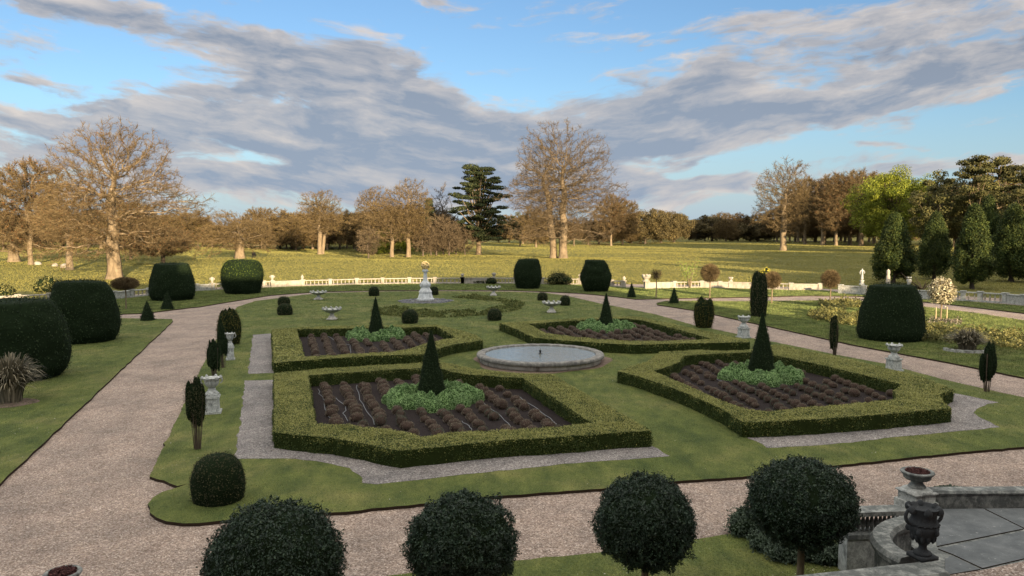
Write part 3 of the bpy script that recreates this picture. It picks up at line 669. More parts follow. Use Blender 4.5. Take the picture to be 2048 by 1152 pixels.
# ------------------------------------------------------------------ grass blades
def inside_np(x, y, pts):
    c = np.zeros(len(x), bool); n = len(pts); j = n - 1
    for i in range(n):
        xi, yi = pts[i][0], pts[i][1]; xj, yj = pts[j][0], pts[j][1]
        if yi != yj: c ^= ((yi > y) != (yj > y)) & (x < (xj - xi) * (y - yi) / (yj - yi) + xi)
        j = i
    return c
def blades(P, h, w, rg):
    n = len(P); a = rg.uniform(0, 6.283, n); b = np.stack([np.cos(a), np.sin(a), 0 * a], 1) * (w / 2)[:, None]; ln = np.stack([rg.normal(0, .38, n) * h, rg.normal(0, .38, n) * h, h], 1)
    V = np.stack([P - b, P + b, P + b * .45 + ln, P - b * .45 + ln], 1).reshape(-1, 3); return V, np.arange(4 * n).reshape(n, 4)
def turf(name, region, holes, c, D0, label, mt, z, h0, w0, dmax=130, cap=400000, seed=1):
    rg = np.random.default_rng(seed); xs = [p[0] for p in region]; ys = [p[1] for p in region]; x0, x1, y0, y1 = max(min(xs), -75), min(max(xs), 75), max(min(ys), 6), min(max(ys), dmax)
    area = (x1 - x0) * (y1 - y0); dm = c * (D0 / max(y0, 8)) ** 1.3; n = int(min(area * dm, 6e6)); x = rg.uniform(x0, x1, n); y = rg.uniform(y0, y1, n); D = np.hypot(x, y)
    k = (rg.random(n) * n / area < c * (D0 / D) ** 1.3) & (np.abs(x) < .72 * y + 4); x, y, D = x[k], y[k], D[k]
    k = inside_np(x, y, region)
    for q in holes: k &= ~inside_np(x, y, q)
    x, y, D = x[k], y[k], D[k]; P = np.stack([x, y, np.full(len(x), z - .004)], 1); h = h0 * (D / 30) ** .5 * rg.uniform(.5, 1.25, len(x)); w = w0 * (D / 30) ** .8 * rg.uniform(.7, 1.3, len(x))
    V, F = blades(P, h, w, rg); print(name, len(F)); tag(MB().add(V, F).build(name, MT[mt], None, False), label, 'grass', kind='stuff')
_hol = [poly(BEDS[w]['out'], HZ) for w in BEDS] + [poly(s, LZ) for s in (S1, S2, S4)] + [[(FC.x + 3.66 * math.cos(a), FC.y + 3.66 * math.sin(a)) for a in np.linspace(0, 6.283, 40)]]
turf('lawn_grass', lawn_in, _hol, 170, 30, 'short mown grass of the inner lawn round the beds and fountain', 'turf', LZ, .032, .014, seed=1)
turf('lawn_grass', jag(LEFT, step=.8), [], 170, 30, 'short mown grass of the left lawn beside the wide gravel path', 'turf', LZ, .032, .014, seed=2)
turf('lawn_grass', jag(OUTER, step=1.2), [], 460, 30, 'short grass of the lawn strip in front of the balustrade', 'turf', LZ, .046, .014, seed=3)
turf('lawn_grass', jag(ISLE, step=.8), [], 620, 30, 'short partly sunlit grass of the right lawn with the big yew dome', 'turf', LZ, .046, .014, seed=4)
turf('lawn_grass', jag(NEARG, .03), [], 150, 30, 'short grass in front of the house under the clipped ball trees', 'turf', .03, .035, .014, seed=5)
def meadow():
    rg = np.random.default_rng(6); n = 1700000; D = rg.uniform(90, 430, n); x = rg.uniform(-1, 1, n) * (.72 * D + 8); D2 = D
    k = rg.random(n) < .42 * (100 / D) ** .6 * 1.0; x, D = x[k], D[k]; P = np.stack([x, D], 1); gpv = [(p[0], p[1]) for p in gp]; k = ~inside_np(x, D, gpv); x, D = x[k], D[k]
    z = np.array([terrain_z(a, b) for a, b in zip(x, D)]) - .02; h = .08 * (D / 100) ** .5 * rg.uniform(.5, 1.3, len(x)); w = .085 * (D / 100) ** .85 * rg.uniform(.7, 1.3, len(x))
    V, F = blades(np.stack([x, D, z], 1), h, w, rg); print('meadow', len(F)); tag(MB().add(V, F).build('meadow_grass', MT['meadow'], None, False), 'sunlit yellow-green pasture grass of the park beyond the balustrade', 'grass', kind='stuff')
meadow()

def specks():
    rg = np.random.default_rng(14); pts = []
    for reg, z, n in ((lawn_in, LZ, 900), (jag(NEARG, .03), .03, 500), (jag(LEFT, step=2), LZ, 700)):
        xs = [p[0] for p in reg]; ys = [p[1] for p in reg]; x = rg.uniform(max(min(xs), -20), min(max(xs), 20), n * 6); y = rg.uniform(max(min(ys), 12), min(max(ys), 48), n * 6); k = inside_np(x, y, reg)
        for q in _hol: k &= ~inside_np(x, y, q)
        k &= np.array([noise.noise(Vector((a * .5, b * .5, 1.0))) > .08 for a, b in zip(x, y)]); pts += [(a, b, z + .03) for a, b in list(zip(x[k], y[k]))[:n]]
    P = np.array(pts); V, F = leaves(P, np.tile((0, 0, 1.), (len(P), 1)), .03, rg, .9, .3); tag(MB().add(V, F).build('daisies', MT['daisy'], None, False), 'tiny daisies and fallen petals dotted over the near lawns', 'daisies', kind='stuff')
MT['daisy'] = foliage('daisy_petal', [(0, (.10, .07, .03)), (.5, (.22, .20, .12)), (1, (.6, .58, .5))], .8, .1, .1)
specks()
# ------------------------------------------------------------------ topiary
def topiary(name, label, cat, px, base_y, wpx, top_y, prof, mt, lsize, dens, seed, group=None, lump=.05, ls=.9, z0=LZ, tilt=.75, inn='yew_in', mt2=None, z2=.5):
    """clipped shape: foot centre, width and top row measured on the photo; prof = (r/R, z/H)"""
    rg = np.random.default_rng(seed)
    f = G(px, base_y, z0); Rw = W(wpx, f.y) / 2; c = f + Vector((0, Rw * .75, 0)) * (1 if wpx > 40 else .6)
    Rw = W(wpx, c.y) / 2; c.x = XT(px, base_y, c.y)
    H = ZT(top_y, c.y) - z0
    m = MB(); pr = smooth_prof([(r * Rw, z * H) for r, z in prof], 2)
    V, F = lathe(pr, 44)
    nr = V.copy(); nr[:, 2] = 0; nr /= np.maximum(np.linalg.norm(nr, axis=1, keepdims=True), 1e-6)
    d = vnoise(V + seed, 1.1 / max(Rw, .35), lump * Rw * 1.5, seed) + vnoise(V + seed, 3.2 / max(Rw, .35), lump * Rw * .7, seed)
    V += nr * d[:, None]; V[:, 2] += d * .5 * (V[:, 2] > .1)
    m.add(V, F, 0); ar = 2 * math.pi * Rw * H * .9 + math.pi * Rw * Rw
    n = int(min(26000, max(700, dens * ar / lsize ** 2))); p, nn = sample(V, F, n, rg)
    nn = nn * np.array([1, 1, 1]); p += nn * rg.normal(.50, .34, (n, 1)) * lsize
    if mt2 is None:
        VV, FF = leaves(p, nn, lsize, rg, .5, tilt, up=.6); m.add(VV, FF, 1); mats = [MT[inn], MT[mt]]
    else:
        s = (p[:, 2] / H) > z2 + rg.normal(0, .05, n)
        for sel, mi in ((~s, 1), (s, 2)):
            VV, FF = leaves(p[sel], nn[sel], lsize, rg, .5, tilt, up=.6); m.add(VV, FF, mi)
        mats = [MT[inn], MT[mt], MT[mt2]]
    o = m.build(name, mats, None, smooth=False, loc=(c.x, c.y, z0)); return tag(o, label, cat, group)
DOME = [(0.84, 0), (.97, .12), (1.0, .30), (.97, .5), (.88, .72), (.76, .90), (.70, .97), (.62, 1.0), (.2, 1.0), (0, 1.0)]
DOME2 = [(0.90, 0), (.99, .10), (1.0, .22), (.92, .5), (.82, .75), (.70, .95), (.66, .99), (.60, 1.0), (.2, 1.0), (0, 1.0)]
ROUNDTOP = [(0.80, 0), (.92, .15), (1.0, .38), (1.0, .58), (.93, .80), (.78, .95), (.58, .99), (.2, 1.0), (0, 1.0)]
EGG = [(0.74, 0), (.90, .18), (1.0, .42), (.94, .65), (.80, .85), (.70, .97), (.62, 1.0), (0, 1.0)]
g = 'large clipped yew domes'
topiary('yew_topiary', 'huge clipped yew dome cut by the left edge, beside the spiky grass clump', 'topiary', 28, 768, 205, 601, DOME, 'yew', .095, .55, 1, g)
topiary('yew_topiary', 'large dark flat-topped yew dome on the left lawn behind the cut-off one', 'topiary', 167, 688, 136, 562, DOME, 'yew', .10, .55, 2, g)
topiary('yew_topiary', 'dark flat-topped yew dome behind the small cone at the left balustrade', 'topiary', 345, 602, 88, 527, DOME, 'yew', .11, .55, 3, g)
topiary('yew_topiary', 'rounded yew dome whose upper half glows yellow-green in the sun', 'topiary', 486, 589, 81, 519, ROUNDTOP, 'yew', .11, .55, 4, g, mt2='yew_lit', z2=.52)  # upper half painted with the sunlit needle colour
topiary('yew_topiary', 'tall yew dome narrowing to a flat top, left of the dark round bush', 'topiary', 1056, 578, 58, 518, EGG, 'yew', .11, .55, 5, g)
topiary('yew_topiary', 'yew dome with a ragged flat top, right of the dark round bush', 'topiary', 1191, 584, 61, 520, EGG, 'yew', .11, .55, 6, g, lump=.09)
topiary('yew_topiary', 'large yew dome with a broad flat top on the right lawn', 'topiary', 1780, 684, 127, 570, DOME2, 'yew', .10, .6, 7, g, lump=.03)
CONEP = [(1, 0), (.97, .06), (.5, .55), (.10, .95), (.03, .99), (0, 1)]
g = 'small yew cones along the path'
for px, by, w, ty, lb in [(295, 641, 27, 601, 'small yew cone at the tip of the left lawn'), (335, 619, 24, 582, 'small yew cone before the left flat-topped dome'),
                          (1263, 595, 17, 566, 'smallest yew cone on the lawn right of the ragged yew dome'), (1348, 607, 19, 575, 'small yew cone at the tip of the right lawn island')]:
    topiary('yew_cone', lb, 'topiary', px, by, w, ty, CONEP, 'yew', .09, .7, px, g, lump=.02)
g = 'tall yew cones in the beds'
for w_, px, w, ty, lb, ls in [('near left', 863, 63, 659, 'tallest yew cone, standing in the near left bed', .06), ('near right', 1523, 58, 624, 'tall yew cone with a wispy tip in the near right bed', .065),
                       ('far left', 752, 35, 593, 'tall yew cone in the bed left behind the fountain', .075), ('far right', 1212, 33, 585, 'tall yew cone in the bed right behind the fountain', .075)]:
    c = cone_at[w_]; rg = np.random.default_rng(px); Rw = W(w, c.y) / 2; H = ZT(ty, c.y) - LZ
    m = MB(); V, F = lathe(smooth_prof([(r * Rw, z * H) for r, z in CONEP], 2), 40); V[:, :2] *= (1 + vnoise(V, 2.2, .12, px))[:, None]
    m.add(V, F, 0); n = int(.75 * (math.pi * Rw * H * 1.2) / ls ** 2 * 1.6); p, nn = sample(V, F, n, rg); p += nn * rg.normal(.45, .35, (n, 1)) * ls
    VV, FF = leaves(p, nn, ls, rg, .5, .7, up=.6); m.add(VV, FF, 1)
    tag(m.build('yew_cone', [MT['yew_in'], MT['yew']], smooth=False, loc=(c.x, c.y, LZ)), lb, 'topiary', g)
BALL = [(.90, 0), (.98, .2), (1, .42), (.93, .66), (.74, .86), (.4, .97), (0, 1)]
g = 'clipped box balls on the lawn'
for px, by, w, ty, lb in [(748, 592, 21, 573, 'box ball at the back path behind the tall cone of the left bed'), (868, 590, 18, 573, 'box ball half hidden behind the armillary pedestal'),
      (568, 611, 24, 593, 'rear one of two touching box balls on the left of the back lawn'), (570, 630, 30, 607, 'front one of two touching box balls on the left of the back lawn'),
      (820, 647, 32, 619, 'box ball behind the bed left behind the fountain'), (989, 641, 28, 617, 'box ball in the grass gap between the two back beds'),
      (1085, 601, 20, 585, 'box ball left behind the shallow stone urn on the right'), (1130, 611, 20, 591, 'box ball touching the shallow stone urn on the right')]:
    topiary('box_ball', lb, 'topiary', px, by, w, ty, BALL, 'yew_brown', .075, .7, px, g, lump=.03)
topiary('box_ball', 'largest rounded box ball, on the rounded corner of the inner lawn', 'topiary', 437, 1011, 107, 908, BALL, 'yew_brown', .042, .75, 437, g, lump=.03)
# columns
COLM = [(.35, 0), (.62, .15), (.95, .40), (1, .65), (.9, .85), (.6, .97), (0, 1)]
g = 'young columnar yews along the paths'
def columnar(label, px, base_y, w, top_y, seed, clear=.22, mt='yew', tops=4, cut=False, ls=.07):
    """upright yew of several steep sprays over a bundle of bare stems"""
    rg = np.random.default_rng(seed); f = G(px, base_y, LZ); H = ZT(top_y, f.y) - LZ; Rw = W(w, f.y) / 2
    e = empty('columnar_yew', (f.x, f.y, LZ), label, 'yew', g)
    m = MB(); P0, P1, r0, r1 = [], [], [], []
    for k in range(16):
        a = rg.uniform(0, 6.28); r = Rw * rg.uniform(.15, .72)
        q = [np.array((r * .6 * math.cos(a), r * .6 * math.sin(a), 0)), np.array((r * math.cos(a), r * math.sin(a), H * .3)), np.array((r * 1.2 * math.cos(a), r * 1.2 * math.sin(a), H * .75))]
        for i in range(2): P0.append(q[i]); P1.append(q[i + 1]); r0.append(.016); r1.append(.010)
    m.add(*tubes(P0, P1, r0, r1, 5)); m.build('stems', MT['bark_dark'], e)
    m = MB()
    for k in range(tops * 5):
        a = rg.uniform(0, 6.28); r = Rw * rg.uniform(.1, .88) if k else 0; top = H * (1 if k == 0 else rg.uniform(.58, 1.0)); lo = H * (clear + rg.uniform(-.05, .12)); rr = Rw * rg.uniform(.28, .46)
        pr = [(rr * .35, lo), (rr * .85, lo + (top - lo) * .25), (rr, lo + (top - lo) * .55), (rr * .8, lo + (top - lo) * .85), ((rr * .7 if cut else rr * .25), top * .985), (0, top)]
        V, F = lathe(smooth_prof(pr, 1), 12, (r * math.cos(a), r * math.sin(a), 0)); m.add(V * np.array([1, 1, 1]), F, 0)
        n = int(1.5 * 2 * math.pi * rr * (top - lo) / ls ** 2); p, nn = sample(V, F, n, rg); p += nn * rg.normal(.35, .75, (n, 1)) * ls
        VV, FF = leaves(p, nn, ls, rg, .4, .7, up=1.2); m.add(VV, FF, 1)
    m.build('foliage', [MT['yew_in'], MT[mt]], e, smooth=False)
    return f
columnar('young columnar yew nearest the camera on the left, bare stems showing at its foot', 394, 898, 33, 751, 3, .34, 'yew_brown', 5, ls=.05)
columnar('dark columnar yew rising just behind the stone urn of the left path', 429, 752, 22, 676, 4, .15, 'yew', 4, ls=.06)
columnar('dark columnar yew in front of the olive-green yew', 446, 735, 17, 643, 5, .28, 'yew', 4, ls=.06)
columnar('slender columnar yew beside the right path, between the two stone urns', 1668, 712, 18, 630, 6, .2, 'yew_brown', 3, True, ls=.06)
columnar('slender columnar yew at the far right, before the spiky plants', 1974, 783, 26, 681, 7, .22, 'yew', 4, ls=.055)
def bigyew(label, px, by, w, ty, mt, seed, prof, ls=.10, nl=22):
    rg = np.random.default_rng(seed); f = G(px, by, LZ); Rw = W(w, f.y) / 2; f.y += Rw * .6; f.x = XT(px, by, f.y); Rw = W(w, f.y) / 2; H = ZT(ty, f.y) - LZ
    m = MB()
    for k in range(nl):
        a = k * 2.4; t = math.sqrt((k + .5) / nl); r = Rw * .68 * t; top = H * rg.uniform(.86, 1.0) * (1 - .10 * t); lo = 0
        rr = Rw * rg.uniform(.30, .42)
        pr = [(rr * prof[0], lo), (rr, H * .3), (rr * prof[1], H * .65), (rr * .55, top * .93), (0, top)]
        V, F = lathe(smooth_prof(pr, 1), 12); lean = np.clip(V[:, 2] / H, 0, 1)
        off = r * (prof[0] + (1 - prof[0]) * np.sin(np.clip(lean * 2.0, 0, 1) * 1.57) - (1 - prof[1]) * np.clip(lean - .5, 0, 1) * 2)
        V[:, 0] += off * math.cos(a); V[:, 1] += off * math.sin(a); m.add(V, F, 0)
        n = int(1.1 * 2 * math.pi * rr * H / ls ** 2); p, nn = sample(V, F, n, rg); p += nn * rg.normal(.5, .5, (n, 1)) * ls
        VV, FF = leaves(p, nn, ls, rg, .4, .7, up=1.2); m.add(VV, FF, 1)
    return tag(m.build('bushy_yew', [MT['yew_in'], MT[mt]], None, False, (f.x, f.y, LZ)), label, 'yew', 'bushy yews beside the paths')
bigyew('olive-gold bushy yew beside the left path, behind dark columns', 459, 690, 49, 612, 'yew_olive', 31, (.75, .75), .08)
bigyew('barrel-shaped olive yew with a flat top beside the right path', 1407, 656, 42, 589, 'yew_olive', 32, (.72, .85), .085)
bigyew('tall dark yew pillar with a rough top on the right lawn', 1516, 634, 36, 535, 'yew_brown', 33, (.8, .8), .10, 16)

# holly standards in the foreground -------------------------------------
def standard(label, px, cy, rpx, zc, seed, n=30000, vz=.95):
    rg = np.random.default_rng(seed); d = ray(px, cy); t = (zc - CAM_H) / d.z; c = Vector((d.x * t, d.y * t, zc)); Rr = W(rpx, c.y) * 1.0
    e = empty('clipped_tree', (c.x, c.y, 0), label, 'tree', 'clipped ball trees in front of the house')
    m = MB(); m.add(*path_tube([(0, 0, 0), (.02, .01, zc - Rr * .5), (0, 0, zc)], [.075, .06, .05], 9)); m.build('trunk', MT['bark'], e)
    m = MB(); V, F = lathe([(Rr * math.sin(a) * .97, -Rr * .93 * math.cos(a)) for a in np.linspace(0.0, math.pi, 20)], 36)
    V *= (1 + vnoise(V, 1.6 / Rr, .05, seed) + vnoise(V, 4 / Rr, .03, seed))[:, None]; V *= .97; V[:, 2] *= vz; V[:, 2] += zc; m.add(V, F, 0)
    p, nn = sample(V, F, n, rg); p += nn * np.abs(rg.normal(.0, .032, (n, 1))) + nn * (vnoise(p, 5.0, .09, seed) + np.maximum(0, vnoise(p, 9.0, .16, seed + 5)))[:, None]
    VV, FF = leaves(p, nn, .046, rg, .5, 1.0, up=.3); m.add(VV, FF, 1); m.build('crown', [MT['yew_in'], MT['holly']], e, False)
    return c
standard('largest clipped holly ball, cut by the bottom edge on the left', 550, 1133, 140, 1.85, 61)
standard('clipped holly ball cut by the bottom edge, second from the left', 923, 1090, 111, 1.85, 62)
standard('clipped holly ball tree on grass, a bit of trunk under its crown', 1290, 1044, 101, 1.9, 63)
standard('clipped holly ball tree beside the terrace wall and its shrubs', 1604, 1004, 108, 1.9, 64, vz=.82)

# ------------------------------------------------------------------ trees
def grow(att, trunk, step, kill, infl, iters, rg, grav=0.0, maxn=14000):
    """space colonisation: limbs grow from the trunk towards the points of the crown"""
    nodes = [Vector(p) for p in trunk]; par = [-1] + list(range(len(trunk) - 1)); att = [Vector(a) for a in att]
    for it in range(iters):
        kd = kdtree.KDTree(len(nodes))
        for i, n in enumerate(nodes): kd.insert(n, i)
        kd.balance(); pull = {}; keep = []
        for a in att:
            co, i, d = kd.find(a)
            if d < kill: continue
            keep.append(a)
            if d < infl: pull[i] = pull.get(i, Vector((0, 0, 0))) + (a - co) / d
        att = keep
        if not pull or len(nodes) > maxn: break
        for i, v in pull.items():
            v = v.normalized() + Vector(rg.normal(0, .42, 3)) + Vector((0, 0, grav))
            if par[i] >= 0: v += (nodes[i] - nodes[par[i]]).normalized() * .35
            nodes.append(nodes[i] + v.normalized() * step * rg.uniform(.8, 1.15)); par.append(i)
    return nodes, par
def envelope(rg, n, h0, H, Rr, lob=0.2, power=.5, seed=0, flat=0.0, skirt=0.3):
    """points in an uneven crown between h0 and H with radius Rr, more of them near its surface"""
    out = []; c = np.array((0, 0, h0 + (H - h0) * (.45)))
    while len(out) < n:
        d = rg.normal(size=3); d /= np.linalg.norm(d)
        up = H - c[2]; dn = c[2] - h0
        k = 1 + lob * noise.noise(Vector((d[0] * 1.7 + seed, d[1] * 1.7, d[2] * 1.7))) * 1.6 + lob * .5 * noise.noise(Vector((d[0] * 4 + seed, d[1] * 4, d[2] * 4)))
        rho = math.hypot(d[0], d[1]); k /= (rho ** 2.7 + abs(d[2]) ** 2.7) ** (1 / 2.7)
        r = rg.random() ** power * k
        p = c + r * np.array((d[0] * Rr, d[1] * Rr, d[2] * (up if d[2] > 0 else dn)))
        if p[2] < h0 * .6: continue
        out.append(p)
    return out
def tree_meshes(name, H, Rr, h0, tr, seed, natt=1500, step=.75, twigs=7, twl=1.1, twr=.022, lob=.22, leaf=None, nleaf=0, lsize=.16, twmat='twig', bark='bark', power=.36, extra=None, fork=None, tip=.016, lean=(0, 0), grav=0.05):
    rg = np.random.default_rng(seed)
    att = envelope(rg, natt, h0, H, Rr, lob, power, seed)
    if extra is not None: att += extra(rg)
    ht = h0 + (H - h0) * .55
    k = max(3, int(ht / step)); tk = [(lean[0] * (i / k) ** 1.5 + .35 * (i / k) * math.sin(i * .55 + seed), lean[1] * (i / k) ** 1.5 + .35 * (i / k) * math.sin(i * .47), ht * i / k) for i in range(k + 1)]
    nodes, par = grow(att, tk, step, step * 1.5, step * 9, 140, rg, grav)
    n = len(nodes); tips = np.zeros(n); ch = [0] * n
    for i in range(n):
        if par[i] >= 0: ch[par[i]] += 1
    for i in range(n - 1, -1, -1):
        if ch[i] == 0: tips[i] = 1
        if par[i] >= 0: tips[par[i]] += tips[i]
    ex = math.log(max(tips[0], 2)) / math.log(tr / tip); r = tip * tips ** (1 / ex)
    P = np.array([tuple(v) for v in nodes])
    for i in range(k + 1):                       # root flare
        r[i] = max(r[i], tr * (.82 - .15 * P[i, 2] / h0)) if P[i, 2] < h0 else r[i]; r[i] *= 1 + .42 * math.exp(-P[i, 2] / (tr * .9))
    idx = np.array([i for i in range(n) if par[i] >= 0]); pi = np.array([par[i] for i in idx])
    big = r[idx] > tip * 2.6
    mt = MB(); mt.add(*tubes(P[pi[big]], P[idx[big]], np.where(ch_eq(ch, pi[big]), r[pi[big]], np.minimum(r[pi[big]], r[idx[big]] * 1.25)), r[idx[big]], 7))
    mc = MB(); sm = ~big
    if sm.any(): mc.add(*tubes(P[pi[sm]], P[idx[sm]], np.minimum(r[pi[sm]], r[idx[sm]] * 1.4), r[idx[sm]], 3))
    # twigs
    thin = idx[(r[idx] < tip * 4.2)]; dirs = P[thin] - P[[par[i] for i in thin]]; dirs /= np.linalg.norm(dirs, axis=1, keepdims=True)
    o = np.repeat(P[thin], twigs, 0); d = np.repeat(dirs, twigs, 0) + rg.normal(0, .62, (len(thin) * twigs, 3)); cen = np.array((0, 0, h0 + (H - h0) * .4))
    d += .35 * (o - cen) / Rr + np.array((0, 0, .12)); d /= np.linalg.norm(d, axis=1, keepdims=True)
    o = o - np.repeat(dirs, twigs, 0) * rg.uniform(0, step, (len(o), 1)); L1 = twl * rg.uniform(.4, 1.0, (len(o), 1)); mid = o + d * L1 * .5
    d2 = d + rg.normal(0, .35, d.shape); d2 /= np.linalg.norm(d2, axis=1, keepdims=True); end = mid + d2 * L1 * .5
    nt = len(o); mc.add(*tubes(o, mid, np.full(nt, twr), np.full(nt, twr * .75), 3)); mc.add(*tubes(mid, end, np.full(nt, twr * .75), np.full(nt, twr * .35), 3))
    d3 = d + rg.normal(0, .6, d.shape); d3 /= np.linalg.norm(d3, axis=1, keepdims=True); mc.add(*tubes(mid, mid + d3 * L1 * .45, np.full(nt, twr * .6), np.full(nt, twr * .3), 3))
    mats = [MT[twmat]]
    if leaf:
        s = rg.choice(nt, nleaf); t = rg.random((nleaf, 1)); p = mid[s] * (1 - t) + end[s] * t + rg.normal(0, lsize * .6, (nleaf, 3))
        VV, FF = leaves(p, rg.normal(size=p.shape), lsize, rg, .6, .5); mc.add(VV, FF, 1); mats.append(MT[leaf])
    return mt.mesh(name + '_trunk', MT[bark]), mc.mesh(name + '_crown', mats, smooth=False)
def ch_eq(ch, a): return np.array([ch[i] == 1 for i in a])
PROTO = {}
def clumps_tree(name, H, Rr, h0, tr, seed, leaf, nc=40, ls=.45, per=260, cr=.26, trunk=True, bark='bark_dark', flat=.75, lob=.2, env=None, hang=0):
    """leafy crown: overlapping leaf clumps over the crown's volume on real limbs"""
    rg = np.random.default_rng(seed)
    C = np.array(env(rg) if env else envelope(rg, nc, h0, H, Rr, lob, .32, seed)); m = MB(); t = MB(); fork = h0 + (H - h0) * .25
    if trunk:
        t.add(*path_tube([(0, 0, -.1), (.05, 0, .5), (.1, .05, fork * .6), (0, 0, fork), (.1, 0, h0 + (H - h0) * .7)], [tr * 1.5, tr * 1.05, tr * .85, tr * .7, tr * .2], 8))
        for c in C[::2]:
            z = min(max(c[2] * .55, h0 * .7), h0 + (H - h0) * .6); t.add(*path_tube([(0, 0, z), (c[0] * .5, c[1] * .5, z * .6 + c[2] * .4), tuple(c)], [tr * .3, tr * .18, tr * .05], 5))
    for c in C:
        r = Rr * cr * rg.uniform(.65, 1.35); d = rg.normal(size=(per, 3)); d /= np.linalg.norm(d, axis=1, keepdims=True)
        rad = r * rg.uniform(.55, 1.08, (per, 1)); p = c + d * rad * np.array([1.1, 1.1, flat]); nn = d + np.array((0, 0, .4)); nn /= np.linalg.norm(nn, axis=1, keepdims=True)
        VV, FF = leaves(p, nn, ls, rg, .75, .8, up=-hang); m.add(VV, FF, 0)
    me = m.mesh(name + '_crown', [MT[leaf]], smooth=False)
    return (t.mesh(name + '_trunk', MT[bark]) if trunk else None), me
def plant_tree(pr, name, label, cat, px, by, scale=1.0, rot=0.0, group=None, Y=None, dz=0.0, top=None, H=None, sx=1.0):
    tm, cm = PROTO[pr][:2]; H = PROTO[pr][2]
    if Y is None: f = G(px, by, 0)
    else: f = Vector((XT(px, by, Y), Y, 0))
    f.z = terrain_z(f.x, f.y) - .05 + dz
    if top is not None: scale = (ZT(top, f.y) - f.z) / H
    e = empty(name, f, label, cat, group, rot, (scale * sx, scale * sx, scale))
    if tm: put('trunk', tm, e)
    put('crown', cm, e)
    return e
def proto(k, H, *a, **kw): PROTO[k] = (*tree_meshes(k, H, *a, **kw), H)
def protoc(k, H, *a, **kw): PROTO[k] = (*clumps_tree(k, H, *a, **kw), H)
def wing(cx, cy, cz, sx, sy, sz, n):
    return lambda rg: [np.array((cx, cy, cz)) + rg.normal(size=3) * np.array((sx, sy, sz)) for _ in range(n)]
def wings(*ws):
    return lambda rg: [p for w in ws for p in wing(*w)(rg)]
# the named trees
proto('left_oak', 20.4, 9.6, 4.0, .95, 101, 7500, .52, 5, .95, .015, .26, 'budleaf', 9000, .14, fork=5.5,
      extra=wings((11, 0, 10.5, 1.6, 2, .9, 110), (8, 0, 6, 2.4, 3, 1.2, 110), (-7, -2, 4.5, 2.5, 3, 1.0, 130), (3, -6, 5, 3, 2, 1, 70), (-9, 0, 9, 2, 2, 2, 120)))
proto('centre_oak', 31.5, 13.2, 6.5, 1.0, 102, 7500, .66, 5, 1.3, .018, .20, 'budleaf', 1500, .17, fork=8.5, twmat='twig_grey', power=.42,
      extra=wings((13.2, 0, 16.5, 2, 2, 1.2, 90), (-7, -1, 6.5, 3.2, 3, 1.3, 220), (7, 0, 6, 3.0, 3, 1.3, 150), (-12, 0, 17, 2, 2, 2, 90)))
proto('oak_second_stem', 24, 8, 9, .75, 112, 1400, .75, 5, 1.4, .019, .25, twmat='twig_grey', lean=(-2.0, 1), fork=12)
proto('round_oak', 17.4, 6.1, 5.5, .62, 103, 3200, .52, 5, 1.1, .020, .15, 'budgold', 2500, .2, fork=6.5)
proto('twin_stem', 15, 4.5, 7, .5, 113, 1000, .55, 7, 1.2, .022, .2, 'budgold', 900, .2, lean=(2.6, .5), fork=8.5)
proto('spread_oak', 11, 8.0, 2.4, 1.1, 104, 3000, .50, 6, 1.1, .022, .35, 'budgold', 2500, .2, fork=3.6, extra=wings((-8, 0, 3, 1.3, 2, 1.2, 80), (7, 0, 4, 1.3, 2, 1, 60)))
proto('wide_low', 14, 8.8, 3.6, .5, 105, 3600, .52, 6, 1.2, .022, .22, 'budgold', 3000, .2, fork=7)
proto('tall_bare', 20.5, 5.9, 6.5, .6, 106, 3400, .54, 5, 1.2, .022, .15, 'budgold', 2500, .2, fork=8)
proto('right_oak', 29, 9.6, 7, 1.05, 107, 4200, .72, 5, 1.6, .028, .30, 'budgold', 2500, .26, twmat='twig', fork=10, bark='bark')
proto('wood_a', 18, 7.2, 3.5, .45, 108, 2200, .62, 9, 1.6, .034, .25, 'budgold', 2600, .32)
proto('wood_b', 20, 6.4, 5.0, .45, 109, 2200, .62, 9, 1.6, .034, .22, 'budleaf', 2400, .32)
proto('wood_c', 16, 7.8, 2.5, .45, 110, 2200, .62, 9, 1.6, .034, .30, 'budgold', 4200, .35)
proto('poplar', 21, 3.4, 6, .4, 111, 700, .7, 5, 1.3, .028, .2, twmat='twig_grey', bark='bark_dark')
proto('dark_thorn', 8, 5.6, 2.0, .4, 114, 2200, .40, 8, 1.0, .03, .25, 'budleaf', 2500, .2, bark='bark_dark', fork=2.8, twmat='twig')
proto('thicket', 9, 3.6, 1.2, .22, 115, 600, .55, 8, 1.2, .03, .25, twmat='twig_grey', bark='bark_dark', fork=2.5)
protoc('holm', 17, 10, 2.0, .6, 120, 'holm', 70, .55, 300, .23, flat=.8)
protoc('bright_tree', 27, 13.6, 4, .8, 121, 'bright', 190, .45, 330, .17, flat=.8, lob=.22)
protoc('evergreen', 26, 8, 5, .6, 122, 'everg', 60, .6, 260, .26, flat=.7, lob=.35)
protoc('rhodo', 6.5, 6.5, .6, .2, 123, 'bright', 36, .4, 220, .26, flat=.8)
protoc('dark_bush', 4, 2.6, .3, .12, 124, 'everg', 30, .22, 160, .3)
def pads(H, h0, Rr, n, top=.35, seed=0):
    def f(rg):
        out = []
        for i in range(n):
            t = (i + .5) / n; z = h0 + (H - h0) * t; prof = (.62 + .38 * math.sin(math.pi * (.1 + t * .8))) * (1 - .42 * t ** 2.5) * rg.uniform(.75, 1.15); a = i * 2.399 + rg.normal(0, .3)
            for q in (.35, .65, .95):
                r = Rr * prof * q * rg.uniform(.8, 1.15); out.append((r * math.cos(a), r * math.sin(a), z + rg.normal(0, .25) + q * .6))
        return out
    return f
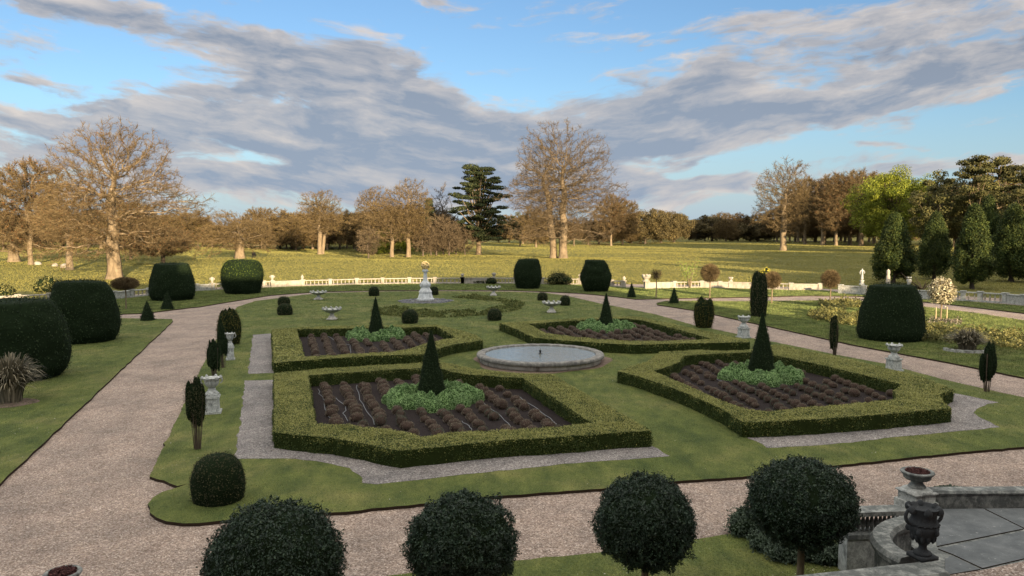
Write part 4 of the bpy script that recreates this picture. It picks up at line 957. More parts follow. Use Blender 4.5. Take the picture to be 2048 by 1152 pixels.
protoc('cedar', 26, 8.4, 5, .75, 125, 'cedar', 0, .42, 330, .19, flat=.30, env=pads(25.2, 4.5, 8.8, 52), bark='bark')
protoc('scots_pine', 30, 7.5, 15, .6, 126, 'everg', 0, .6, 240, .27, flat=.40, env=pads(29.0, 16, 6.8, 16), bark='bark')
protoc('spire', 17, 3.0, 2, .3, 127, 'cedar', 0, .45, 170, .36, flat=.45, env=lambda rg: [((1 - t) * 2.4 * math.cos(i * 2.4), (1 - t) * 2.4 * math.sin(i * 2.4), 2.5 + 14 * t) for i, t in enumerate(np.linspace(0, 1, 40))])
def cyp(Hh, Rr, n):
    def f(rg):
        out = []
        for i in range(n):
            t = rg.random() ** .9; prof = min(1, .74 + t * 1.2) * (1 - max(0, t - .28) / .72) ** .72; a = rg.uniform(0, 6.28); q = math.sqrt(rg.uniform(.25, 1))
            out.append((Rr * prof * q * .8 * math.cos(a), Rr * prof * q * .8 * math.sin(a), .9 + (Hh - 1.3) * t))
        return out
    return f
protoc('cypress', 9.4, 2.5, .6, .22, 128, 'cypress', 0, .17, 300, .20, flat=1.3, env=cyp(9.4, 2.6, 210))
protoc('cypress_wide', 9.0, 3.0, .6, .25, 129, 'cypress', 0, .18, 300, .19, flat=1.3, env=cyp(9.0, 3.1, 230))

plant_tree('left_oak', 'oak_tree', 'huge spreading oak with rusty brown crown behind the left domes', 'tree', 229, 558, 1, 0)
plant_tree('wood_b', 'oak_tree', 'greyish bare tree cut by the left edge, beyond the balustrade', 'tree', 62, 531, 1, 1.0, top=326, sx=1.05)
plant_tree('tall_bare', 'oak_tree', 'rusty bare tree between the left edge tree and the huge oak', 'tree', 140, 540, 1, 2.2, top=362, sx=1.25)
plant_tree('spread_oak', 'oak_tree', 'low tangled bare tree under the left side of the huge oak', 'tree', 28, 525, 1, .8, top=428)
plant_tree('dark_thorn', 'thorn_tree', 'small dark-crowned tree right of the huge oak, in its shade', 'tree', 326, 527, 1, 0, top=453, sx=1.0)
plant_tree('wood_c', 'oak_tree', 'pale trunked bare tree just right behind the huge oak', 'tree', 262, 520, 1, 0, top=400, sx=.8)
plant_tree('spread_oak', 'oak_tree', 'gnarled short oak with thick trunk and drooping limbs in the field', 'tree', 480, 519, 1, 0, top=430)
plant_tree('round_oak', 'oak_tree', 'round-headed bare oak alone left of the centre group', 'tree', 640, 512, 1, 0, top=384)
plant_tree('twin_stem', 'oak_tree', 'leaning second stem right of the round-headed oak', 'tree', 645, 511.5, 1, 0, top=405)
plant_tree('wide_low', 'bare_tree', 'wide low-branching bare tree left in the centre group', 'tree', 784, 514, 1, .5, top=404)
plant_tree('tall_bare', 'bare_tree', 'tall fan-crowned bare tree of the centre group, pale trunk', 'tree', 817, 514, 1, 0, top=361, sx=1.02)
plant_tree('tall_bare', 'bare_tree', 'bare tree behind the wide low-branching one', 'tree', 748, 506, 1, 2, top=374)
plant_tree('thicket', 'bare_tree', 'thin forked tree at the left foot of the centre group', 'tree', 737, 517, 1, 0, top=455)
plant_tree('rhodo', 'evergreen_bush', 'bright green bush between the trunks of the centre group', 'bush', 779, 508, 1, 0, top=462, sx=1.1)
plant_tree('spire', 'conifer_tree', 'narrow dark conifer left of the big cedar', 'tree', 859, 506, 1, 0, top=395)
plant_tree('poplar', 'bare_tree', 'grey upright bare tree between conifer and cedar', 'tree', 884, 503, 1, 0, top=370)
plant_tree('cedar', 'cedar_tree', 'tall dark cedar with layered boughs left of the centre oak', 'tree', 957, 510, 1, 0, top=329)
g = 'thin bare trees in the dark thicket beside the cedar'
for i, (px, by, ty) in enumerate([(846, 513, 440), (862, 512, 448), (873, 512, 430), (887, 511, 442), (898, 512, 436), (912, 510, 445), (930, 511, 450), (905, 507, 430)]):
    plant_tree('thicket', 'bare_tree', 'thin bare stem in the dark thicket left of the cedar', 'tree', px, by, 1, i * 1.3, g, top=ty, sx=.9)
plant_tree('centre_oak', 'oak_tree', 'tallest bare oak in the centre, broad domed crown', 'tree', 1126, 518, 1, 0, top=264)
plant_tree('oak_second_stem', 'oak_tree', 'second trunk standing close left of the tallest oak', 'tree', 1107, 517.5, 1, 0, top=300)
plant_tree('evergreen', 'evergreen_tree', 'yellowish green tree between cedar and tallest oak', 'tree', 1040, 492, 1, 0, top=428)
plant_tree('wood_b', 'bare_tree', 'pale bare tree behind the right side of the tallest oak', 'tree', 1222, 491, 1, 0, top=392)
plant_tree('wood_a', 'bare_tree', 'bare tree right behind the tallest oak, next to the dark evergreens', 'tree', 1245, 490, 1, 1, top=404)
plant_tree('wood_c', 'bare_tree', 'low bare tree left behind the tallest oak', 'tree', 1072, 494, 1, 1, top=420)
g = 'dark evergreen oaks in the middle distance'
for px, by, ty, sx, r, lb in [(1258, 486, 428, .95, 0, 'leftmost dark evergreen oak of the clump right of the tallest oak'), (1290, 487, 417, 1.0, 1, 'tallest dark evergreen oak of the clump'), (1322, 486, 420, 1.0, 2, 'dark evergreen oak third from the left in the clump'),
                              (1348, 485, 424, .95, 3, 'rightmost dark evergreen oak of the clump')]:
    plant_tree('holm', 'evergreen_oak', lb, 'tree', px, by, 1, r, g, top=ty, sx=sx)
g = 'far trees between the evergreen oaks and the right oak'
for px, by, ty, k, lb in [(1392, 482, 452, 'holm', 'small dark evergreen at the left end of the far right wood'), (1424, 483, 430, 'holm', 'dark evergreen with a rounded top in the far right wood'), (1452, 484, 440, 'wood_c', 'pale rounded bare tree in front of the far right wood'),
                          (1440, 481, 427, 'wood_a', 'bare tree topping the far right wood'), (1476, 483, 428, 'wood_b', 'rusty bare tree in the far right wood'), (1500, 483, 433, 'holm', 'dark evergreen close left of the right oak'), (1410, 482, 436, 'evergreen', 'dark pine-like tree in the far right wood'), (1515, 482, 428, 'wood_a', 'bare tree behind the left side of the right oak'),
                          (1464, 482.5, 452, 'holm', 'low dark evergreen under the pale rounded tree')]:
    plant_tree(k, 'far_tree', lb, 'tree', px, by, 1, px, g, top=ty, sx=1.25)
plant_tree('right_oak', 'oak_tree', 'big bare oak standing in front of the right wood', 'tree', 1566, 501, 1, 0, top=331)
plant_tree('tall_bare', 'bare_tree', 'bare tree with a sunlit yellow trunk right of the big right oak', 'tree', 1646, 490, 1, 0, top=352, sx=1.2)
g = 'bare trees of the right wood'
for px, by, ty, k, r, lb in [(1610, 489, 360, 'wood_b', 0, 'bare tree directly right behind the big right oak'), (1672, 491, 357, 'wood_b', 1, 'dark bare tree right of the sunlit trunk'), (1700, 490, 346, 'wood_a', 2, 'tall bare tree left behind the bright green tree'), (1722, 491, 342, 'tall_bare', 3, 'bare tree showing above the left shoulder of the bright green tree'),
                             (1630, 486, 410, 'wood_c', 4, 'low brown tree behind the sunlit trunk'), (1590, 486, 415, 'wood_c', 5, 'low brown tree right behind the big right oak'), (1690, 486, 408, 'wood_c', 6, 'low brown tree left behind the bright green tree'), (1748, 488, 352, 'wood_b', 1.4, 'bare tree behind the top of the bright green tree')]:
    plant_tree(k, 'bare_tree', lb, 'tree', px, by, 1, r, g, top=ty, sx=1.1)
plant_tree('bright_tree', 'broadleaf_tree', 'large bright yellow-green tree in fresh leaf on the right', 'tree', 1786, 503, 1, 0, top=342, sx=.98)
plant_tree('evergreen', 'evergreen_tree', 'dark leafy tree behind the right side of the bright green tree', 'tree', 1872, 510, 1, 0, top=352, sx=1.0)
plant_tree('evergreen', 'evergreen_tree', 'dull green tree right of the bright green tree', 'tree', 1912, 508, 1, 2, top=350, sx=1.0)
plant_tree('scots_pine', 'pine_tree', 'tallest pine of the right wood, flat dark top', 'tree', 1946, 512, 1, 0, top=312, sx=.95)
plant_tree('scots_pine', 'pine_tree', 'pine just right of the tallest pine', 'tree', 1990, 508, 1, 2, top=313, sx=.9)
plant_tree('scots_pine', 'pine_tree', 'pine cut by the right edge of the photo', 'tree', 2046, 512, 1, 4, top=330, sx=1)
plant_tree('wood_b', 'bare_tree', 'bare tree among the pines at the right edge', 'tree', 2020, 505, 1, 1, top=340, sx=1.1)
plant_tree('evergreen', 'evergreen_tree', 'dark leafy tree below the pines at the right edge', 'tree', 1975, 510, 1, 5, top=370, sx=1.15)
plant_tree('evergreen', 'evergreen_tree', 'dark leafy tree right of the cypresses at the right edge', 'tree', 2052, 515, 1, 3, top=372, sx=1.1)
g = 'cypress columns on the right'
for px, by, ty, k, sx, r, lb in [(1786, 566, 430, 'cypress_wide', 1.0, 0, 'broad dark cypress column, left one of the row, standing behind the obelisk'), (1868, 558, 428, 'cypress_wide', .85, 1, 'dark cypress column with a golden tip, second of the row'),
                              (1944, 577, 410, 'cypress', .95, 2, 'tall pointed cypress column lit golden in its upper half'), (1972, 548, 393, 'cypress', .8, 3, 'slim pointed cypress rising behind the golden one'), (2022, 563, 413, 'cypress_wide', .98, 4, 'broad cypress column at the right edge')]:
    plant_tree(k, 'cypress_tree', lb, 'tree', px, by, 1, r, g, top=ty, sx=sx)

# the far woods
rg = np.random.default_rng(9)
def far_row(x0, x1, n, base, top, group, label, kinds, jt=8):
    for i in range(n):
        px = x0 + (x1 - x0) * (i + .5) / n + rg.normal(0, (x1 - x0) / n * .25); by = base + rg.uniform(-2.5, 2.5)
        plant_tree(kinds[int(rg.integers(len(kinds)))], 'woodland_tree', label, 'tree', px, by, 1, rg.uniform(0, 6), group, top=top + rg.normal(0, jt), sx=rg.uniform(1.1, 1.5))
BK = ['wood_a', 'wood_c', 'wood_b', 'wood_c']
far_row(-40, 400, 15, 497, 432, 'far wood behind the huge oak', 'brown woodland tree in the far wood behind the huge rusty oak', BK)
far_row(395, 600, 11, 496, 441, 'far wood behind the gnarled oak', 'brown woodland tree in the far wood behind the gnarled short oak', BK, 5)
plant_tree('wood_a', 'woodland_tree', 'taller round-topped tree above the far wood right of the gnarled oak', 'tree', 521, 496, 1, 0, top=418, sx=1.1)
plant_tree('evergreen', 'woodland_tree', 'dark green tree in the far wood left of the gnarled oak', 'tree', 396, 497, 1, 0, top=446, sx=1.2)
far_row(560, 740, 13, 497, 432, 'far wood behind the round-headed oak', 'brown woodland tree in the far wood behind the round-headed oak', BK, 6)
far_row(700, 905, 10, 503, 426, 'wood behind the centre group', 'brown woodland tree close behind the centre group of bare trees', BK, 8)
far_row(985, 1260, 11, 489, 440, 'far wood behind the tallest oak', 'brown woodland tree in the far wood behind the tallest oak', BK, 8)
far_row(1370, 1560, 10, 481, 446, 'far wood right of the evergreen oaks', 'small far woodland tree right of the evergreen oak clump', BK + ['holm'], 4)
far_row(1540, 1780, 12, 485, 410, 'wood behind the big right oak', 'brown woodland tree deep in the right wood behind the big oak', BK, 14)
far_row(1800, 2150, 12, 492, 385, 'wood behind the cypress columns', 'woodland tree deep in the right wood behind the cypresses', BK + ['evergreen', 'evergreen'], 14)
# ------------------------------------------------------------------ balustrade along the garden edge
balprof = smooth_prof([(.055, 0), (.055, .05), (.035, .07), (.075, .2), (.05, .32), (.03, .42), (.05, .46), (.05, .5)], 1)
balmesh = MB().add(*lathe(balprof, 7)).mesh('baluster', MT['stone_warm'])
def run_points(pts, z=LZ):
    return [G(a, b, z) for a, b in pts]
def balustrade(pts, kinds, label, H=.74, mt='stone_warm', step=.40, coping=.10, cat='balustrade', name='balustrade'):
    """pts: piers along the run; kinds[i]: 'b' balusters, 's' solid panel, '-' opening, between pier i and i+1"""
    P = run_points(pts); c = P[0]; e = empty(name, c, label, cat, 'stone balustrades round the garden')
    plinth, cop, panel, piers = MB(), MB(), MB(), MB(); nb = 0
    for i, p in enumerate(P):
        q = P[min(i + 1, len(P) - 1)] - P[max(i - 1, 0)]; a = math.atan2(q.y, q.x)
        piers = MB(); piers.add(*box((p.x - c.x, p.y - c.y, H / 2 + .01), (.42, .42, H + .02), a)); piers.add(*box((p.x - c.x, p.y - c.y, H + .06), (.54, .54, .08), a)); piers.build('pier', MT[mt], e, False)
    for i, k in enumerate(kinds):
        a, b = P[i], P[i + 1]; d = b - a; L_ = d.length; an = math.atan2(d.y, d.x); m = (a + b) / 2 - c; ln = L_ - .42
        if k == '-': continue
        plinth.add(*box((m.x, m.y, .07), (ln, .34, .14), an)); cop.add(*box((m.x, m.y, H - coping / 2), (ln, .36, coping), an))
        if k == 's': MB().add(*box((m.x, m.y, (.14 + H - coping) / 2), (ln, .22, H - coping - .14), an)).build('panel', MT[mt], e, False)
        else:
            n = max(2, int(ln / step)); u = d.normalized()
            for j in range(n):
                q = a + u * (.21 + ln * (j + .5) / n) - c
                put('baluster', balmesh, e, (q.x, q.y, .14), 0, (1.25, 1.25, (H - coping - .14) / .5)); nb += 1
    plinth.build('plinth', MT[mt], e, False); cop.build('coping', MT[mt], e, False)
    return nb
print('bal', balustrade([(-60, 611), (36, 606), (100, 603)], 'sb', 'short sunlit balustrade at the left edge, left of the flat-topped domes'),
 balustrade([(228, 598.5), (262, 594.5), (300, 591), (345, 586), (392, 582), (425, 580.5)], 'sbbss', 'curving shaded balustrade behind the small cone and left domes', mt='stone'),
 balustrade([(425, 580.5), (450, 579), (487, 577), (527, 575), (545, 574.5), (605, 572.3)], 'bbbbs', 'balustrade run behind the half-lit dome'),
 balustrade([(606, 572.2), (660, 571), (713, 569.2), (765, 568.2), (819, 567.3), (870, 567), (925, 567)], 'bbbbbb', 'long balustrade run behind the armillary monument', step=.46),
 balustrade([(925, 567), (985, 567), (1030, 567.3), (1085, 568), (1140, 569), (1160, 569.5), (1222, 573), (1247, 574.8)], 'sbsbbsb', 'balustrade run behind the two tall yew domes'),
 balustrade([(1292, 577.5), (1348, 576), (1403, 575.2), (1440, 576), (1461, 576.3)], 'sbss', 'sunlit balustrade behind the bare ball-headed trees'),
 balustrade([(1461, 576.3), (1510, 577.5), (1550, 578.8), (1582, 580), (1640, 580.8)], 'sbbs', 'sunlit balustrade between the dark yew pillar and the last ball-headed tree'),
 balustrade([(1681, 587), (1728, 589.3)], 's', 'short shaded solid parapet under the robed statue', H=.9, mt='stone'),
 balustrade([(1826, 597.8), (1872, 599.5), (1926, 602), (1960, 603.5), (2010, 606.8), (2048, 610.5), (2120, 620)], 'sbbbss', 'long shaded balustrade wall at the right edge behind the cream tree', H=.92, mt='stone'))

# ------------------------------------------------------------------ urns, finials and statues
def lobes(R_, z, n, r, m, mi=0, ph=0.0, sq=1.0):
    for k in range(n):
        a = k / n * 2 * math.pi + ph; V, F = lathe([(0, -r), (r * .7, -r * .7), (r, 0), (r * .7, r * .7), (0, r)], 8); m.add(V * np.array([1, 1, sq]) + np.array((R_ * math.cos(a), R_ * math.sin(a), z)), F, mi)
def lobe_parts(name, mt, par, R_, z, n, r, ph=0.0, sq=1.0):
    m0 = MB(); V, F = lathe(smooth_prof([(0, -r), (r * .8, -r * .75), (r, 0), (r * .6, r * .7), (0, r)], 1), 10); m0.add(V * np.array([1, 1, sq]), F); me = m0.mesh(name, MT[mt])
    for k in range(n): a = k / n * 2 * math.pi + ph; put(name, me, par, (R_ * math.cos(a), R_ * math.sin(a), z), a)
def handles(m, R_, z, r, n=2, ph=0.0, t=.025):
    for k in range(n):
        a = k / n * 2 * math.pi + ph; pts = [(R_ + r * .9 * math.sin(b), z + r * math.cos(b)) for b in np.linspace(0.1, math.pi - .1, 9)]
        m.add(*path_tube([(q * math.cos(a), q * math.sin(a), y) for q, y in pts], t, 6))
def photo_h(px, by, ty, z0): f = G(px, by, z0); return f, ZT(ty, f.y) - z0
def tazza(px, by, ty, w, label):
    f, H = photo_h(px, by, ty, LZ); r = W(w, f.y) / 2; e = empty('stone_urn', f, label, 'urn', 'shallow stone urns on the back lawn')
    m = MB(); b = r * .48; m.add(*box((0, 0, H * .05), (b * 2, b * 2, H * .10))); m.add(*lathe(smooth_prof([(b * .9, H * .1), (b * .8, H * .2), (b * .5, H * .3), (b * .35, H * .42), (b * .4, H * .5)], 2), 20)); m.build('foot', MT['stone_pale'], e)
    m = MB(); m.add(*lathe(smooth_prof([(b * .4, H * .5), (r * .6, H * .58), (r * .95, H * .74), (r * 1.02, H * .80), (r * .98, H * .84), (r * .8, H * .80), (0, H * .72)], 1), 28)); lobes(r * .93, H * .88, 10, r * .13, m); handles(m, r * .9, H * .86, r * .13, 2, .3); m.build('bowl', MT['stone'], e)
tazza(637, 599, 581, 33, 'shallow stone urn at the back path, left rear one of the lawn'); tazza(664, 639, 613, 38, 'shallow stone urn at the left, near two touching box balls')
tazza(987, 591, 571, 28, 'shallow stone urn at the back path, right of the armillary monument'); tazza(1103, 625, 601, 37, 'shallow stone urn beside a box ball on the right of the back lawn')
def urn_pedestal(px, by, ty, w, label):
    f, H = photo_h(px, by, ty, LZ); r = W(w, f.y) / 2; c = empty('urn_pedestal', f, label[0], 'pedestal', 'carved stone pedestals along the paths'); s = r * 1.55
    m = MB(); m.add(*box((0, 0, .04), (s * 1.25, s * 1.25, .08), AX)); m.add(*box((0, 0, H * .22), (s, s, H * .38), AX, .9)); m.add(*box((0, 0, H * .43), (s * 1.08, s * 1.08, H * .05), AX)); m.build('plinth', MT['stone_blue'], c, False)
    m = MB(); m.add(*lathe(smooth_prof([(s * .52, H * .455), (s * .48, H * .53), (s * .3, H * .60), (s * .24, H * .635)], 2), 18)); lobes(s * .46, H * .50, 8, s * .09, m); m.build('cap', MT['stone_blue'], c)
    u = empty('stone_urn', (f.x, f.y, LZ + H * .635), label[1], 'urn', 'stone urns on the path pedestals'); h = H * .365
    m = MB(); m.add(*lathe(smooth_prof([(r * .45, 0), (r * .3, h * .1), (r * .55, h * .22), (r * .78, h * .42), (r * .78, h * .62), (r * .92, h * .80), (r * .98, h * .86), (r * .8, h * .88), (r * .6, h * .78), (0, h * .75)], 1), 20)); m.build('bowl', MT['stone_blue'], u)
    lobe_parts('rim_head', 'stone_blue', u, r * .98, h * .86, 6, r * .20, .4, 1.2)
    m = MB(); handles(m, r * .85, h * .62, h * .2, 2, .3); m.build('handle', MT['stone_blue'], u)
urn_pedestal(425, 825, 751, 36, ('stone pedestal of the left path close to the nearest columnar yew', 'stone urn with heads on its rim, nearest on the left path'))
urn_pedestal(461, 719, 664, 18, ('stone pedestal half hidden by the dark columnar yews', 'stone urn half hidden by the dark columnar yew'))
urn_pedestal(1487, 675, 631, 23, ('stone pedestal of the right path behind the tall wispy cone', 'stone urn beside the right path, left of the tall wispy cone'))
urn_pedestal(1787, 741, 687, 28, ('stone pedestal of the right path below the flat-topped dome', 'stone urn beside the right path, in front of the flat-topped dome'))

def armillary():
    f, H = photo_h(851, 602, 524, LZ); e = empty('armillary_monument', f, 'stone monument with scrolled base and column carrying an openwork gilded globe', 'monument')
    k = H / 77.0
    m = MB(); m.add(*lathe([(32 * k * .72, 0), (32 * k * .7, .12), (19.5 * k, .12)], 8, ph=.39)); m.build('step', MT['stone_dark'], e, False)
    m = MB(); m.add(*lathe([(18 * k, 0), (18 * k, 5 * k), (16 * k, 5.5 * k), (12.5 * k, 16 * k), (13.5 * k, 17 * k), (13.5 * k, 19 * k), (10 * k, 21 * k)], 8, ph=.39)); m.build('plinth', MT['stone_white'], e, False)
    m = MB(); m.add(*lathe(smooth_prof([(12 * k, 20 * k), (9.5 * k, 24 * k), (8 * k, 27 * k), (10.5 * k, 31 * k), (9.5 * k, 36 * k), (5.5 * k, 39 * k), (5 * k, 41 * k)], 2), 20)); 
    for a in range(4):
        an = a * math.pi / 2 + .4; V, F = path_tube([((8.5 + 3.6 * math.cos(t) * .5) * k * math.cos(an), (8.5 + 3.6 * math.cos(t) * .5) * k * math.sin(an), (32 + 4.2 * math.sin(t)) * k) for t in np.linspace(-1.5, 4.2, 14)], 1.3 * k, 6); m.add(V, F)
    m.build('scrolled_vase', MT['stone_white'], e)
    m = MB(); m.add(*lathe(smooth_prof([(5 * k, 40 * k), (4.2 * k, 43 * k), (3.2 * k, 54 * k), (3.3 * k, 56 * k), (5.6 * k, 60 * k), (5.2 * k, 62 * k), (2 * k, 63 * k)], 1), 14)); lobes(4.8 * k, 59 * k, 4, 1.5 * k, m); m.build('column', MT['stone_white'], e)
    m = MB(); r = 7.6 * k; c = np.array((0, 0, 70 * k))
    for (ax, t) in [((1, 0, 0), 1.1 * k), ((0, 1, 0), 1.1 * k), ((0, 0, 1), 1.1 * k), ((.5, .3, .8), 1.5 * k), ((.7, -.6, .4), 1.1 * k)]:
        z = Vector(ax).normalized(); q = z.to_track_quat('Z', 'Y'); m.add(*path_tube([np.array(q @ Vector((r * math.cos(b), r * math.sin(b), 0))) + c for b in np.linspace(0, 2 * math.pi, 25)], t, 5))
    m.add(*path_tube([(-3 * k, 0, 62 * k), (3 * k, 0, 79 * k)], .5 * k, 5)); lobes(0, 70 * k, 1, 1.8 * k, m); m.build('globe', MT['gold'], e)
    ring = [Vector((f.x + (2.7 + .12 * math.sin(5 * a)) * math.cos(a), f.y + (2.7 + .12 * math.sin(5 * a)) * math.sin(a))) for a in np.linspace(0, 6.283, 50, endpoint=False)]
    sheet('slate_ring', ring, LZ - .01, LZ + .01, MT['slate'], MT['slate'])
    rg = np.random.default_rng(3); m = MB()
    for i in range(330):
        a = rg.uniform(0, 6.28); r = rg.uniform(1.6, 2.65); m.add(*box((f.x + r * math.cos(a), f.y + r * math.sin(a), LZ + .03), (rg.uniform(.08, .26), rg.uniform(.06, .16), rg.uniform(.03, .09)), rg.uniform(0, 3)))
    tag(m.build('slate_stones', MT['slate'], None, False), 'dark slate pieces ringed round the armillary monument', 'stones', kind='stuff')
armillary()
def finial(px, by, ty, w, label, kind=0, mt='stone_warm', z0=.90):
    f = G(px, by, LZ); H = ZT(ty, f.y) - z0; r = W(w, f.y) / 2; m = MB()
    if kind == 0: m.add(*lathe(smooth_prof([(r * .8, 0), (r * .45, H * .12), (r * .5, H * .25), (r * .95, H * .6), (r * 1.0, H * .78), (r * .7, H * .82), (r * .85, H * .95), (0, H)], 1), 14)); handles(m, r * .8, H * .7, H * .14, 2, .2, .03)
    elif kind == 1: m.add(*lathe(smooth_prof([(r * .8, 0), (r * .5, H * .15), (r * .95, H * .45), (r * .9, H * .6), (r * .4, H * .75), (r * .45, H * .85), (0, H)], 1), 14))
    else: m.add(*box((0, 0, H * .08), (r * 1.6, r * 1.6, H * .16))); m.add(*lathe(smooth_prof([(r * .7, H * .16), (r * .5, H * .3), (r * 1.0, H * .6), (r * 1.05, H * .7), (r * .6, H * .75)], 1), 14)); lobes(r * .8, H * .85, 5, r * .35, m)
    tag(m.build('stone_finial', MT[mt], None, True, (f.x, f.y, z0)), label, 'finial', 'finials on the balustrade piers')
for px, by, ty, w, k, lb in [(425, 580.5, 554, 8, 0, 'stone finial on the pier left of the half-lit dome'), (545, 574.5, 550, 9, 0, 'stone vase finial on the pier right of the half-lit dome'), (605, 572.3, 549, 7, 1, 'cross-shaped stone finial at the left end of the long balustrade run'),
                             (925, 567, 547, 7, 0, 'vase finial at the right end of the long balustrade run'), (988, 567, 545, 8, 0, 'stone finial above the small climbing plant'), (1160, 569.5, 548, 6, 0, 'stone finial showing left of the ragged yew dome'), (1248, 574.8, 552, 8, 1, 'stone finial right of the ragged yew dome'),
                             (1461, 576.3, 554, 9, 2, 'stone finial left of the dark yew pillar'), (1292, 577.5, 549, 17, 2, 'sunlit two-handled vase on the pier beside the smallest bare tree')]:
    finial(px, by, ty, w, lb, k)
def statue(px, by, ty, label, z0, w, seed):
    f = G(px, by, LZ); H = ZT(ty, f.y) - z0; e = empty('statue', (f.x, f.y, z0), label, 'statue'); r = W(w, f.y) / 2
    m = MB(); m.add(*lathe(smooth_prof([(r * 1.1, 0), (r * 1.1, H * .05), (r * .6, H * .1), (r * .8, H * .2), (r * .9, H * .26), (r * .85, H * .28)], 1), 14)); m.build('plinth', MT['stone'], e)
    # robed figure as one skinned body
    h = H * .72; zb = H * .28; vs_ = [(0, 0, .0), (0, 0, .25), (.02, 0, .48), (0, 0, .62), (0, 0, .76), (0, 0, .83), (0, -.01, .92), (.13, 0, .74), (.19, -.05, .60), (.08, -.13, .52), (-.13, 0, .74), (-.18, 0, .58), (-.17, -.05, .44)]
    ed = [(0, 1), (1, 2), (2, 3), (3, 4), (4, 5), (5, 6), (4, 7), (7, 8), (8, 9), (4, 10), (10, 11), (11, 12)]; rad = [.125, .11, .085, .075, .085, .032, .055, .042, .034, .026, .042, .034, .026]
    me = bpy.data.meshes.new('figure'); me.from_pydata([(x * h, y * h, z * h) for x, y, z in vs_], ed, []); o = put('figure', me, e, (0, 0, zb)); me.materials.append(MT['stone'])
    md = o.modifiers.new('skin', 'SKIN'); md.use_smooth_shade = True
    for i, sv in enumerate(me.skin_vertices[0].data): sv.radius = (rad[i] * h, rad[i] * h); sv.use_root = (i == 2)
    o.modifiers.new('sub', 'SUBSURF').levels = 2; o.modifiers['sub'].render_levels = 2
statue(1723, 588, 535, 'robed stone figure standing on the parapet left of the big right dome', 1.08, 10, 1)
def obelisk():
    f = G(1775, 592, LZ); H = ZT(538, f.y) - LZ; e = empty('stone_obelisk', f, 'tapering stone pillar with a rounded top behind the big right dome', 'obelisk'); r = W(8, f.y) / 2
    m = MB(); m.add(*box((0, 0, .3), (r * 2.6, r * 2.6, .6))); m.build('base', MT['stone_warm'], e, False)
    m = MB(); m.add(*lathe([(r * 1.25, .6), (r * 1.0, H * .72), (r * .7, H * .8), (r * .95, H * .86), (r * .8, H * .95), (0, H)], 8)); m.build('shaft', MT['stone_warm'], e)
obelisk()
finial(1817, 596, 551, 9, 'grey stone finial just right of the big right dome', 2, 'stone', .98)

# ------------------------------------------------------------------ small trees, bushes and plants
def balltree(label, px, by, cy, rpx, seed, twmat='twig', n=900, leaf=None, nleaf=0, lsize=.1, flat=1.0, trunk='bark', name='ball_tree', sparse=1.0, z0=LZ):
    rg = np.random.default_rng(seed); f = G(px, by, z0); zc = ZT(cy, f.y) - z0; Rr = W(rpx, f.y); e = empty(name, (f.x, f.y, z0), label, 'tree', 'small ball-headed trees')
    m = MB(); m.add(*path_tube([(0, 0, 0), (.03, 0, zc * .5), (0, 0, zc)], [.07, .055, .045], 8)); m.build('trunk', MT[trunk], e); m = MB()
    d = rg.normal(size=(n, 3)); d /= np.linalg.norm(d, axis=1, keepdims=True); d[:, 2] *= flat
    L_ = Rr * rg.uniform(.82, 1.02, (n, 1)) * sparse; b = np.array((0, 0, zc)) + d * L_ * rg.uniform(.15, .35, (n, 1)); t = np.array((0, 0, zc)) + d * L_; mid = (b + t) / 2 + rg.normal(0, .06 * Rr, (n, 3))
    w = .012
    m.add(*tubes(np.repeat([(0, 0, zc - .1)], n // 8, 0), mid[:n // 8], np.full(n // 8, .022), np.full(n // 8, .012), 4))
    m.add(*tubes(b, mid, np.full(n, w), np.full(n, w), 3)); m.add(*tubes(mid, t, np.full(n, w), np.full(n, w * .5), 3))
    for k in range(2):
        q = mid + (t - mid) * .3; s = q + d * Rr * .25 + rg.normal(0, .17 * Rr, (n, 3)); l = np.linalg.norm((s - np.array((0, 0, zc))) / np.array((1, 1, flat)), axis=1, keepdims=True); s = np.where(l > Rr, np.array((0, 0, zc)) + (s - np.array((0, 0, zc))) * Rr / l, s)
        m.add(*tubes(q, s, np.full(n, w * .8), np.full(n, w * .4), 3))
    mats = [MT[twmat]]
    if leaf:
        d = rg.normal(size=(nleaf, 3)); d /= np.linalg.norm(d, axis=1, keepdims=True); p = np.array((0, 0, zc)) + d * Rr * rg.uniform(.55, 1.05, (nleaf, 1)) * np.array((1, 1, flat)) * (1 + vnoise(d, 2.5, .2, seed))[:, None]
        VV, FF = leaves(p, d, lsize, rg, .7, .9); m.add(VV, FF, 1); mats.append(MT[leaf])
    m.build('crown', mats, e, False); return f
balltree('dark bare umbrella-clipped tree between the two left domes', 252, 618, 567, 28, 1, 'twig', 1100, flat=.5, sparse=1.0)
balltree('smallest bare ball-headed tree, right of the sunlit vase', 1312, 596, 549, 13, 2, 'twig', 160)
balltree('bare ball-headed tree behind the barrel-shaped olive yew', 1419, 599, 546, 20, 3, 'twig', 900)
balltree('bare ball-headed tree right of the dark yew pillar', 1543, 607, 560, 19, 4, 'twig', 900)
balltree('bare ball-headed tree beyond the right path junction, rightmost bare one', 1660, 601, 558, 20, 5, 'twig', 900)
f = balltree('cream-leaved ball-headed tree held between two stakes', 1881, 641, 583, 27, 6, 'twig_grey', 300, 'whiteleaf', 2600, .13)
for dx in (-.42, .42):
    m = MB(); m.add(*path_tube([(f.x + dx, f.y - .1, LZ), (f.x + dx, f.y - .1, LZ + 1.05)], .035, 6)); tag(m.build('tree_stake', MT['wood']), 'left stake of the cream-leaved tree' if dx < 0 else 'right stake of the cream-leaved tree', 'stake', 'stakes of the cream-leaved tree')
